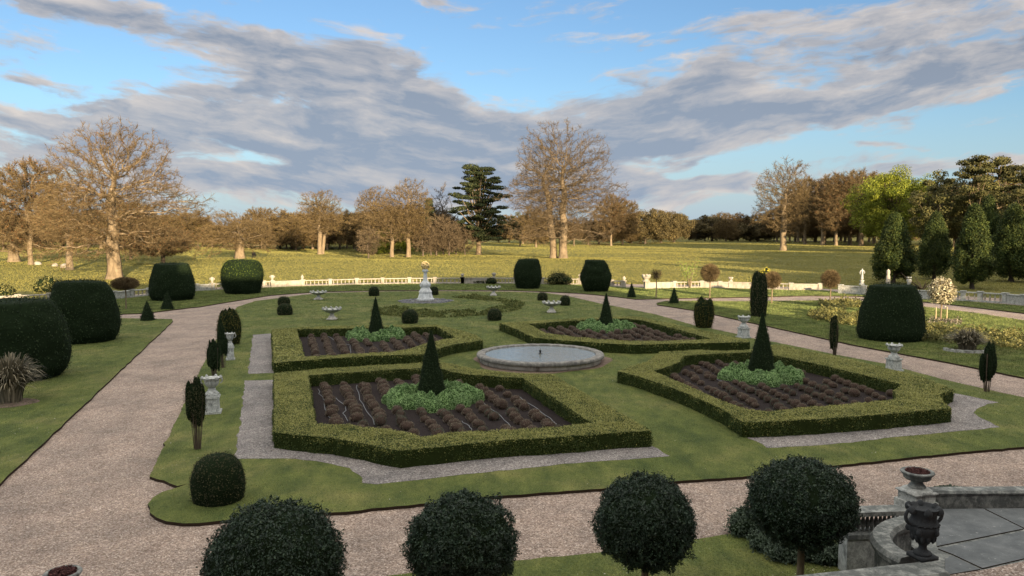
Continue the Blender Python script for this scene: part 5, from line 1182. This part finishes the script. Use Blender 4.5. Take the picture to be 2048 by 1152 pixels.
def bush(name, label, cat, px, by, w, ty, leaf, ls, n, seed, group=None, z0=LZ, lob=.3, inn='yew_in', kind=None, deep=None, dens_in=.8, updir=.0):
    """leafy bush of several rounded clumps"""
    rg = np.random.default_rng(seed); f = G(px, by, z0); Rw = W(w, f.y) / 2; dp = deep if deep else Rw; f.y += dp * .6; f.x = XT(px, by, f.y); H = ZT(ty, f.y) - z0
    m = MB(); nc = 14
    for k in range(nc):
        a = k * 2.399; t = math.sqrt((k + .5) / nc); r = t * .62; hh = H * rg.uniform(.75, 1.0) * (1 - .35 * t * t); q = rg.uniform(.34, .5)
        V, F = lathe([(math.sin(b) * (1 if b > .9 else 1), -math.cos(b)) for b in np.linspace(.0, math.pi, 9)], 12)
        V = V * np.array((Rw * q, dp * q, hh * .5)) * dens_in; V += np.array((Rw * r * math.cos(a), dp * r * math.sin(a), hh * .5)); V[:, 2] = np.maximum(V[:, 2], 0); m.add(V, F, 0)
        k2 = n // nc; p, nn = sample(V, F, k2, rg); p = p + nn * np.abs(rg.normal(0, .16 * min(Rw, H), (k2, 1))); nn[:, 2] += updir; VV, FF = leaves(p, nn, ls, rg, .55, .9, up=updir); VV[:, 2] = np.maximum(VV[:, 2], 0.005); m.add(VV, FF, 1)
    return tag(m.build(name, [MT[inn], MT[leaf]], None, False, (f.x, f.y, z0)), label, cat, group, kind)
bush('evergreen_bush', 'dark round bush between two tall yew domes', 'bush', 1118, 570, 56, 540, 'everg', .2, 3500, 1, updir=.5)
bush('round_bush', 'sunlit yellow-green bush above the left balustrade', 'bush', 96, 588, 56, 544, 'shrub', .2, 2600, 2)
bush('round_bush', 'pale twiggy bush cut by the left edge above the balustrade', 'bush', 10, 600, 50, 561, 'shrub', .2, 2200, 3)
bush('yellow_bush', 'bright yellow bush behind the top of the dark yew pillar', 'bush', 1530, 572, 34, 530, 'yellowleaf', .16, 2200, 4)
bush('rambling_rose', 'scrambling dark plant on the balustrade left of the tall yew dome', 'climber', 961, 567.5, 46, 556, 'everg', .16, 500, 5, dens_in=.35)
bush('climbing_plant', 'small dark plant leaning on the balustrade under a finial', 'climber', 982, 568.5, 26, 553, 'everg', .14, 420, 6, dens_in=.9)
f = G(1380, 576, LZ); e = empty('young_tree', f, 'slender young tree in fresh green leaf before the sunlit balustrade', 'tree'); rg = np.random.default_rng(8); H = ZT(515, f.y)
m = MB(); tp = []
for k in range(11):
    a = rg.uniform(0, 6.28); r = rg.uniform(.2, 1.5); q = (r * math.cos(a), r * math.sin(a), H * rg.uniform(.55, 1.0)); m.add(*path_tube([(0, 0, 0), (q[0] * .35, q[1] * .35, q[2] * .5), q], [.05, .03, .008], 5)); tp += [np.array((q[0] * t, q[1] * t, q[2] * t)) for t in rg.uniform(.45, 1, 55)]
m.build('trunk', MT['bark'], e); tp = np.array(tp) + rg.normal(0, .22, (len(tp), 3)); m = MB(); m.add(*leaves(tp, rg.normal(size=tp.shape), .13, rg, .6, .8)); m.build('crown', MT['freshleaf'], e, False)
# fallen branches beside the water channel at the right, boulders and log in the left field
f = G(1845, 580, LZ); e = empty('fallen_branches', f, 'pale tangle of dead branches left of the cream-leaved tree', 'branches'); m = MB()
for k in range(16):
    a = rg.uniform(-.6, 3.7); L_ = rg.uniform(1, 3.2); q = np.array((L_ * math.cos(a), L_ * .5 * math.sin(a), .3 + L_ * rg.uniform(.1, .75))); m.add(*path_tube([(0, 0, .1), tuple(q * .55 + rg.normal(0, .15, 3)), tuple(q)], [.07, .05, .02], 5))
m.build('branch', MT['twig_grey'], e)
for i, (px, by, w, h, lb) in enumerate([(76, 531, 14, 5, 'pale block of stone under the left edge tree'), (110, 534, 12, 6, 'pale boulder left of the huge oak'), (128, 536, 16, 8, 'larger pale boulder left of the huge oak')]):
    f = G(px, by, 0); r = W(w, f.y) / 2; V, F = lathe([(0, 0), (r * .95, 0), (r, r * .35), (r * .75, r * .85), (r * .3, r), (0, r)], 12); V *= (1 + vnoise(V, 1.2, .35, i))[:, None]; tag(MB().add(V, F).build('boulder', MT['stone_warm'], None, True, (f.x, f.y, terrain_z(f.x, f.y) - .05)), lb, 'boulder')

# strap-leaved clumps
def strap(label, px, by, w, ty, seed, n=420, z0=LZ):
    rg = np.random.default_rng(seed); f = G(px, by, z0); Rw = W(w, f.y) / 2; f.y += Rw * .4; f.x = XT(px, by, f.y); H = ZT(ty, f.y) - z0; m = MB(); VV, FF = [], []; o = 0
    for k in range(n):
        a = rg.uniform(0, 6.28); r0 = Rw * .34 * math.sqrt(rg.random()); out = Rw * rg.uniform(.15, 1.0); h = H * rg.uniform(.55, 1.05); w_ = rg.uniform(.018, .035); c, s = math.cos(a), math.sin(a)
        pts = [(r0 * c + out * t ** 1.6 * c, r0 * s + out * t ** 1.6 * s, h * (1.75 * t - (.75 + .5 * (out / Rw) ** 2) * t ** 2.2)) for t in (0, .3, .6, .85, 1)]
        for i, p in enumerate(pts):
            ww = w_ * (1, 1, .85, .5, .05)[i]; VV += [(p[0] - s * ww, p[1] + c * ww, p[2]), (p[0] + s * ww, p[1] - c * ww, p[2])]
        for i in range(4): FF.append((o + 2 * i, o + 2 * i + 1, o + 2 * i + 3, o + 2 * i + 2))
        o += 10
    m.add(np.array(VV), np.array(FF)); e = empty('strap_leaf_plant', (f.x, f.y, z0), label, 'plant', 'spiky strap-leaved clumps'); m.build('leaf_clump', MT['phormium'], e, False)
    ring = [Vector((f.x + Rw * 1.0 * math.cos(a) * (1 + .06 * math.sin(4 * a)), f.y - Rw * .25 + Rw * .8 * math.sin(a))) for a in np.linspace(0, 6.283, 40, endpoint=False)]
    sheet('bed_soil', ring, z0 - .01, z0 + .008, MT['earth'], MT['earth'])
    return f, Rw
strap('spiky strap-leaved clump at the left edge in front of the cut-off dome', 22, 808, 118, 706, 1, 800)
f, Rw = strap('dark spiky strap-leaved clump on the right lawn behind the far right columnar yew', 1934, 704, 84, 656, 2, 600)
m = MB()
for i in range(9):
    a = -math.pi + i * math.pi / 8; m.add(*box((f.x + Rw * 1.0 * math.cos(a), f.y + Rw * .72 * math.sin(a) - .1, LZ + .08), (.55, .22, .16), a + math.pi / 2))
tag(m.build('stone_edging', MT['stone'], None, False), 'broken ring of stones edging the spiky clump on the right lawn', 'edging')
# low ground cover
def cover(name, label, pts, leaf, ls, n, hgt, seed, cat='ground cover'):
    rg = np.random.default_rng(seed); P = poly(pts, LZ); xs = [p.x for p in P]; ys = [p.y for p in P]; m = MB(); pp = []
    while len(pp) < n:
        x, y = rg.uniform(min(xs), max(xs)), rg.uniform(min(ys), max(ys))
        if not inside(x, y, P): continue
        q = min((Vector((x, y)) - v).length for v in P); h = hgt * (max(0.0, .35 + 1.1 * noise.noise(Vector((x * .9, y * .9, seed))) + .5 * noise.noise(Vector((x * 2.6, y * 2.6, seed))))) * min(1, q / .5 + .2)
        if h < .03: continue
        pp.append((x, y, LZ + h * rg.uniform(.3, 1)))
    pp = np.array(pp); nn = np.tile(np.array((0, 0, 1.)), (len(pp), 1)); VV, FF = leaves(pp, nn, ls, rg, .6, 1.1, up=.5); VV[:, 2] = np.maximum(VV[:, 2], LZ + .005); m.add(VV, FF)
    return tag(m.build(name, MT[leaf], None, False), label, cat, kind='stuff')
cover('ground_cover', 'sunlit low plants behind the right ball-headed trees, farther strip', [(1640, 605), (1720, 603), (1724, 616), (1660, 616), (1635, 612)], 'shrub', .2, 2600, .7, 1)
cover('ground_cover', 'sunlit low plants left of the big right dome, nearer strip', [(1612, 632), (1640, 622), (1718, 631), (1722, 652), (1680, 650), (1630, 640)], 'shrub', .2, 4200, .8, 2)
cover('ground_cover', 'sunlit low plants behind the spiky clump on the right lawn', [(1838, 684), (1850, 650), (1880, 655), (1930, 662), (2048, 672), (2120, 680), (2120, 714), (2048, 703), (1960, 690), (1900, 688)], 'shrub', .17, 9000, .75, 3)
cover('ground_cover', 'dry low plants at the foot of the cream-leaved tree', [(1842, 642), (1870, 638), (1925, 644), (1922, 650), (1850, 648)], 'lav', .14, 700, .4, 4)
cover('rough_grass', 'rough uncut grass ringed round the armillary lawn', [(740, 622), (790, 612), (800, 618), (860, 622), (960, 622), (1010, 612), (1000, 604), (930, 598), (900, 594), (950, 592), (1010, 598), (1050, 608), (1040, 620), (985, 630), (900, 636), (800, 634), (750, 630)], 'rough', .20, 6500, .30, 5)
f = G(508, 517, 0)
# black cow far off in the field
e = empty('cow', (f.x, f.y, terrain_z(f.x, f.y)), 'tiny black animal standing in the field right of the gnarled oak', 'cow'); me = bpy.data.meshes.new('body')
vsx = [(0, -.5, .95), (0, 0, .98), (0, .55, 1.0), (0, -.8, 1.1), (0, -1.1, 1.05), (.18, -.45, .45), (.18, -.45, 0), (-.18, -.45, .45), (-.18, -.45, 0), (.18, .5, .5), (.18, .55, 0), (-.18, .5, .5), (-.18, .55, 0)]
me.from_pydata(vsx, [(0, 1), (1, 2), (0, 3), (3, 4), (0, 5), (5, 6), (0, 7), (7, 8), (2, 9), (9, 10), (2, 11), (11, 12)], []); o = put('body', me, e); me.materials.append(MT['black']); md = o.modifiers.new('skin', 'SKIN')
for i, sv in enumerate(me.skin_vertices[0].data): r = [.34, .38, .34, .2, .13, .11, .07, .11, .07, .12, .07, .12, .07][i]; sv.radius = (r, r); sv.use_root = i == 1
o.modifiers.new('sub', 'SUBSURF').render_levels = 1

# ------------------------------------------------------------------ terrace corner
TZ = 1.0
def wallrun(name, pts, z0, z1, th, label, mt='terrace', cop=.16, cw=.14, cat='wall', parts=None):
    """thick wall with a rounded coping along a polyline of ground points (x, y)"""
    P = [Vector(p) for p in pts]; e = empty(name, (P[0].x, P[0].y, z0), label, cat); n = len(P); nor = []
    for i in range(n):
        d = (P[min(i + 1, n - 1)] - P[max(i - 1, 0)]).normalized(); nor.append(Vector((-d.y, d.x)))
    def strip(prof):
        V, F = [], []; k = len(prof)
        for p, q in zip(P, nor):
            for (o, z) in prof: w = p + q * o - P[0]; V.append((w.x, w.y, z - z0))
        for i in range(n - 1):
            for j in range(k): F.append((i * k + j, i * k + (j + 1) % k, (i + 1) * k + (j + 1) % k, (i + 1) * k + j))
        F += [tuple(range(k)), tuple((n - 1) * k + j for j in range(k))[::-1]]; return np.array(V), F
    t = th / 2; V, F = strip([(-t, z0), (t, z0), (t, z1 - cop), (-t, z1 - cop)]); m = MB().add(V, F); m.build('wall', MT[mt], e, False)
    t = th / 2 + cw / 2; V, F = strip([(-t, z1 - cop + .003), (t, z1 - cop + .003), (t + .02, z1 - cop * .5), (t - .03, z1), (-t + .03, z1), (-t - .02, z1 - cop * .5)]); MB().add(V, F).build('coping', MT[mt], e, False)
    return e
# landing and terrace floor
Lf = [G(1850, 1016, TZ).xy, G(2400, 1012, TZ).xy, G(2400, 1185, TZ).xy, G(1886, 1185, TZ).xy, G(1860, 1120, TZ).xy, G(1800, 1070, TZ).xy]
def flag_mat(nt, N, L, b):
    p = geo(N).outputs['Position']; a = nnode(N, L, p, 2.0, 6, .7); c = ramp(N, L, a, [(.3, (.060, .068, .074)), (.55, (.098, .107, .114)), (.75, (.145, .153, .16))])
    l = nnode(N, L, p, 9, 5, .75); c = mixn(N, L, ramp(N, L, l, [(.62, (0, 0, 0)), (.72, (1, 1, 1))]), c, (.36, .37, .36)); L.new(c, b.inputs['Base Color']); bump(N, L, b, nnode(N, L, p, 30, 5, .7), .5, .01)
MT['flag'] = mat('flagstone', flag_mat, .85, .25)
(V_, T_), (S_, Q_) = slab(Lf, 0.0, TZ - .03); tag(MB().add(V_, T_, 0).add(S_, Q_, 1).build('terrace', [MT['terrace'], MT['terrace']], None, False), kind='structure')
slabs = [[(1862, 1017), (1960, 1016), (2060, 1056), (1862, 1092)], [(1964, 1016), (2300, 1014), (2300, 1100), (2065, 1055)], [(1800, 1075), (1858, 1060), (1858, 1092), (1820, 1090)],
         [(1862, 1096), (2062, 1060), (2300, 1106), (2300, 1040)], ]
def flagstones(name, quads, z):
    for q in quads: sheet(name, poly(q, z), z - .05, z, MT['flag'], MT['edge'])
flagstones('terrace_paving', [[(1862, 1018), (1966, 1017), (2047, 1057), (1874, 1092)], [(1970, 1017), (2380, 1014), (2380, 1082), (2053, 1058)], [(1876, 1097), (2048, 1062), (2180, 1086), (1965, 1136), (1905, 1108)], [(2186, 1086), (2380, 1090), (2380, 1105), (2050, 1118)], [(1890, 1118), (1903, 1111), (1960, 1138), (1890, 1150)]], TZ - .008)
sheet('terrace_gravel', poly([(1886, 1152), (1966, 1140), (2050, 1122), (2400, 1110), (2400, 1240), (1886, 1240)], TZ - .02), TZ - .05, TZ - .018, MT['terracegravel'], MT['edge'])
# low parapet along the far side of the landing
a, b = G(1858, 1012, TZ), G(2400, 1008, TZ)
wallrun('terrace_parapet', [(a.x, a.y + .15), (b.x, b.y + .15)], 0.0, TZ + .33, .30, 'low grey parapet along the far side of the paved landing', cop=.10, cw=.04)
bush('creeping_plant', 'low green plants growing along the top of the landing parapet', 'plant', 1895, 983, 80, 972, 'rosemary', .06, 1500, 9, z0=TZ + .1, deep=.16)
# pedestal and planter bowl
f = G(1837, 1012, TZ); f.y += .1
def planter(c, zbot, ztop, label, rad=.34):
    e = empty('planter_bowl', (c.x, c.y, zbot), label, 'planter', 'stone planter bowls of the terrace'); h = ztop - zbot
    m = MB(); m.add(*lathe(smooth_prof([(rad * .55, 0), (rad * .5, h * .1), (rad * .34, h * .28), (rad * .4, h * .42), (rad * .8, h * .5), (rad * .84, h * .72), (rad * 1.0, h * .86), (rad * 1.02, h * .94), (rad * .95, h), (rad * .74, h * .97), (rad * .7, h * .85), (0, h * .85)], 1), 32)); m.build('bowl', MT['terrace'], e)
    rg = np.random.default_rng(4); n = 700; a = rg.uniform(0, 6.28, n); r = rad * .72 * np.sqrt(rg.random(n)); p = np.stack([r * np.cos(a), r * np.sin(a), h * .92 + .05 * (1 - (r / rad) ** 2) + rg.normal(0, .012, n)], 1); m = MB(); V, F = lathe([(rad * .72, h * .9), (rad * .4, h * .95), (0, h * .97)], 20); m.add(V, F, 0)
    VV, FF = leaves(p, np.tile((0, 0, 1.), (n, 1)), .035, rg, .7, .8); m.add(VV, FF, 0); m.build('soil', MT['redsoil'], e, False)
MT['redsoil'] = foliage('reddish_peat', [(0, (.03, .015, .015)), (.6, (.07, .032, .032)), (1, (.13, .06, .055))], .95, 0, .1)
zt = ZT(941, f.y); zped = ZT(973, f.y)
e = empty('stone_pedestal', (f.x, f.y, 0), 'pale stepped pedestal at the left end of the landing parapet', 'pedestal'); m = MB()
m.add(*box((0, 0, (TZ + .1) / 2), (.62, .62, TZ + .1), AX)); m.add(*box((0, 0, TZ + .1 + (zped - TZ - .1) * .3), (.52, .52, (zped - TZ - .1) * .6), AX)); m.build('shaft', MT['stone_blue'], e, False); h = zped - TZ - .1
m = MB(); m.add(*box((0, 0, TZ + .1 + h * .66), (.60, .60, h * .12), AX)); m.add(*lathe(smooth_prof([(.32, TZ + .1 + h * .72), (.31, TZ + .1 + h * .84), (.16, TZ + .1 + h * .98), (.15, TZ + .1 + h)], 1), 24)); m.build('cap', MT['stone_blue'], e)
planter(f, zped, zt, 'stone planter bowl of reddish peat on the landing pedestal')
c2 = ray(125, 1143); t2 = 11.4 / c2.y; c2 = Vector((c2.x * t2, 11.4, 0)); zz = ZT(1143, 11.4)
e = empty('stone_pedestal', c2, 'pedestal under the planter bowl at the bottom left corner', 'pedestal'); m = MB(); m.add(*box((0, 0, (zz - .35) / 2), (.5, .5, zz - .35), AX)); m.add(*box((0, 0, zz - .33), (.6, .6, .05), AX)); m.build('shaft', MT['terrace'], e, False)
planter(c2, zz - .30, zz, 'stone planter bowl peeping in at the bottom left corner', .26)
# balustrade on its retaining wall, behind the last clipped ball
a = G(1688, 1022, 1.3); b = G(1800, 1018, 1.3); d = (b - a); L_ = d.length; an = math.atan2(d.y, d.x); mid = (a + b) / 2
e = empty('terrace_balustrade', (mid.x, mid.y, 0), 'weathered balustrade on a retaining wall beside the last clipped ball tree', 'balustrade')
m = MB(); m.add(*box((0, 0, .39), (L_, .34, .78), an)); m.build('wall', MT['stone_blue'], e, False); m = MB(); m.add(*box((0, 0, .825), (L_, .42, .09), an)); m.build('plinth', MT['terrace'], e, False)
m = MB(); m.add(*box((0, 0, 1.28), (L_ + .1, .38, .09), an)); m.build('coping', MT['terrace'], e, False)
n = 13; bm2 = MB().add(*lathe(balprof, 10)).mesh('baluster', MT['terrace'])
for j in range(n): q = d.normalized() * (L_ * ((j + .5) / n - .5)); put('baluster', bm2, e, (q.x, q.y, .87), 0, (.75, .75, .73))
# curved flank wall of the steps
pts = [(1815, 1113), (1795, 1104), (1777, 1092), (1765, 1079), (1761, 1067), (1767, 1056), (1780, 1047), (1798, 1040), (1816, 1037)]
P = [G(x, y, 1.5).xy for x, y in pts]; PP = []
for i in range(len(P) - 1):
    for k in range(3): PP.append(P[i].lerp(P[i + 1], k / 3))
PP.append(P[-1])
for _ in range(3): PP = [PP[0]] + [(PP[i - 1] + PP[i] * 2 + PP[i + 1]) / 4 for i in range(1, len(PP) - 1)] + [PP[-1]]
wallrun('curved_wall', PP, 0.0, 1.5, .20, 'horseshoe-curved stone wall with thick lichened coping beside the dark urn', 'terrace', .17, .14)
ctr = sum(PP, Vector((0, 0))) / len(PP); ctr.x += .15
sheet('terrace_paving', [p.lerp(ctr, .12) for p in PP], .5, .62, MT['flag'], MT['edge'])
m = MB(); V, F = lathe(smooth_prof([(.16, 0), (.17, .05), (.1, .1), (.2, .22), (.24, .3), (.0, .34)], 1), 16); m.add(V, F); 
# dark urn on the end pier of the terrace wall
WZ = 1.55; wa = G(1845, 1120, WZ); wb = G(1868, 1126, WZ); wl = G(1560, 1160, WZ); wl2 = G(1300, 1188, WZ)
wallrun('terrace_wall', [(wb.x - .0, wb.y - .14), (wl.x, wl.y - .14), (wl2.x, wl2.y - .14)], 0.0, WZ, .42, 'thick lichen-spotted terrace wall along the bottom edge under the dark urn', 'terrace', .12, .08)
f = G(1842, 1113, WZ); H = ZT(1008, f.y) - WZ; e = empty('lead_urn', (f.x, f.y - .04, WZ), 'dark ornate vase on the end of the terrace wall', 'urn'); k = H
m = MB(); m.add(*box((0, 0, .03), (.34, .34, .06), AX)); m.add(*lathe(smooth_prof([(.14, .06), (.15, .10), (.07, .14), (.06, k * .24), (.09, k * .28)], 1), 20)); m.build('foot', MT['lead'], e)
m = MB(); m.add(*lathe(smooth_prof([(.08, k * .27), (.16, k * .38), (.225, k * .52), (.24, k * .60), (.215, k * .64), (.24, k * .66), (.22, k * .70), (.19, k * .76), (.2, k * .86), (.25, k * .95), (.26, k * .97), (.22, k * .98), (.17, k * .9), (0, k * .88)], 1), 32)); lobes(.17, k * .42, 12, .035, m, 0, 0, 2.6); lobes(.235, k * .655, 16, .018, m); m.build('body', MT['lead'], e)
lobe_parts('mask', 'lead', e, .235, k * .93, 6, .07, .3, 1.1); lobe_parts('swag', 'lead', e, .225, k * .55, 5, .05, .2, 1.3)
m = MB(); handles(m, .21, k * .80, k * .15, 2, .15, .028); m.build('handle', MT['lead'], e)
# shrubs under the terrace wall
g = 'grey-green shrubs below the terrace'
for i, (px, by, w, ty, lb) in enumerate([(1494, 1078, 88, 1007, 'rounded grey-green shrub at the gravel edge left of the last clipped ball'), (1536, 1108, 80, 1052, 'grey-green shrub below the left side of the last clipped ball'), (1572, 1128, 90, 1076, 'low dark shrub left of the last clipped tree\'s trunk'),
                                         (1650, 1132, 100, 1082, 'bluish shrub right of the last clipped tree\'s trunk'), (1712, 1120, 80, 1068, 'bluish shrub against the curved wall')]):
    bush('shrub', lb, 'shrub', px, by, w, ty, 'rosemary', .065, 4200, 20 + i, g, .0, updir=.6)

# ------------------------------------------------------------------ the house behind the camera and the wood beside the garden: both out of view, they shade the garden
def house():
    u = Vector((math.cos(AX * .97), math.sin(AX * .97), 0)); nb = Vector((u.y, -u.x, 0)); o = nb * 2.2
    e = empty('country_house', (o.x, o.y, 0), 'long brick country house whose window looks over the garden', 'house')
    a0, a1, D, H = HOUSE_L, HOUSE_R, 16, HOUSE_H; an = math.atan2(u.y, u.x)
    def at(s, d, z): q = u * s + nb * d; return (q.x, q.y, z)
    m = MB(); m.add(*box(at((a0 + a1) / 2, D / 2, (H - .6) / 2), (a1 - a0, D, H - .6), an)); m.build('wall', MT['brick'], e, False)
    m = MB(); m.add(*box(at((a0 + a1) / 2, D / 2, H - .3), (a1 - a0 + .5, D + .5, .6), an)); m.build('cornice', MT['stone'], e, False)
    m = MB(); m.add(*box(at((a0 + a1) / 2, D / 2 + .3, H + .5), (a1 - a0 - 3, D - 3, 1.0), an, .8)); m.build('roof', MT['slate'], e, False)
    for s in np.linspace(a0 + 14, a1 - 6, 3): m = MB(); m.add(*box(at(s, D / 2 + 2, H + 1.3), (2.2, 1.0, 1.8), an)); m.build('chimney', MT['brick'], e, False)
    m = MB(); m.add(*box(at(a1 - 7, D / 2, H + 1.4), (13.6, D - .6, 2.8), an)); m.build('wing_storey', MT['brick'], e, False)
    m = MB(); m.add(*box(at(a0 + 6, D / 2, H + .5), (12.0, D - .6, 3.4), an)); m.build('parapet', MT['brick'], e, False)
    for fl in range(3):
        for s in np.arange(a0 + 2.2, a1 - 1.5, 3.4):
            m = MB(); m.add(*box(at(s, -.05, 2.6 + fl * 4.4), (1.5, .12, 2.4), an)); w = m.build('window', MT['white'], e, False); m = MB(); m.add(*box(at(s, -.12, 2.6 + fl * 4.4), (1.2, .03, 2.1), an)); m.build('pane', MT['glass'], e, False)
HOUSE_L, HOUSE_R, HOUSE_H = -13.0, 44.5, 15.2
house()
g = 'trees of the wood beside the garden'
rgw = np.random.default_rng(12)
for x, y, h, k in [(60, 40, 10, 'holm'), (70, 45, 12.5, 'holm'), (80, 50, 14, 'holm'), (75, 33, 14, 'evergreen'), (90, 58, 17, 'holm'), (100, 78, 21, 'holm'), (112, 104, 22, 'holm'), (120, 132, 20, 'holm'), (109, 58, 21, 'holm'), (126, 84, 24, 'holm'), (100, 118, 15, 'holm'), (92, 40, 19, 'evergreen'), (104, 64, 19, 'evergreen'), (104, 84, 17, 'holm'), (98, 100, 15, 'evergreen'), (113, 100, 17, 'evergreen'), (112, 130, 17, 'holm'), (122, 155, 15, 'evergreen')]:
    tm, cm, H = PROTO[k]; s = h / H; e = empty('evergreen_tree', (x, y, terrain_z(x, y)), 'dense evergreen tree of the wood out of view beside the garden', 'tree', g, rgw.uniform(0, 6), (s, s, s))
    put('trunk', tm, e); put('crown', cm, e)
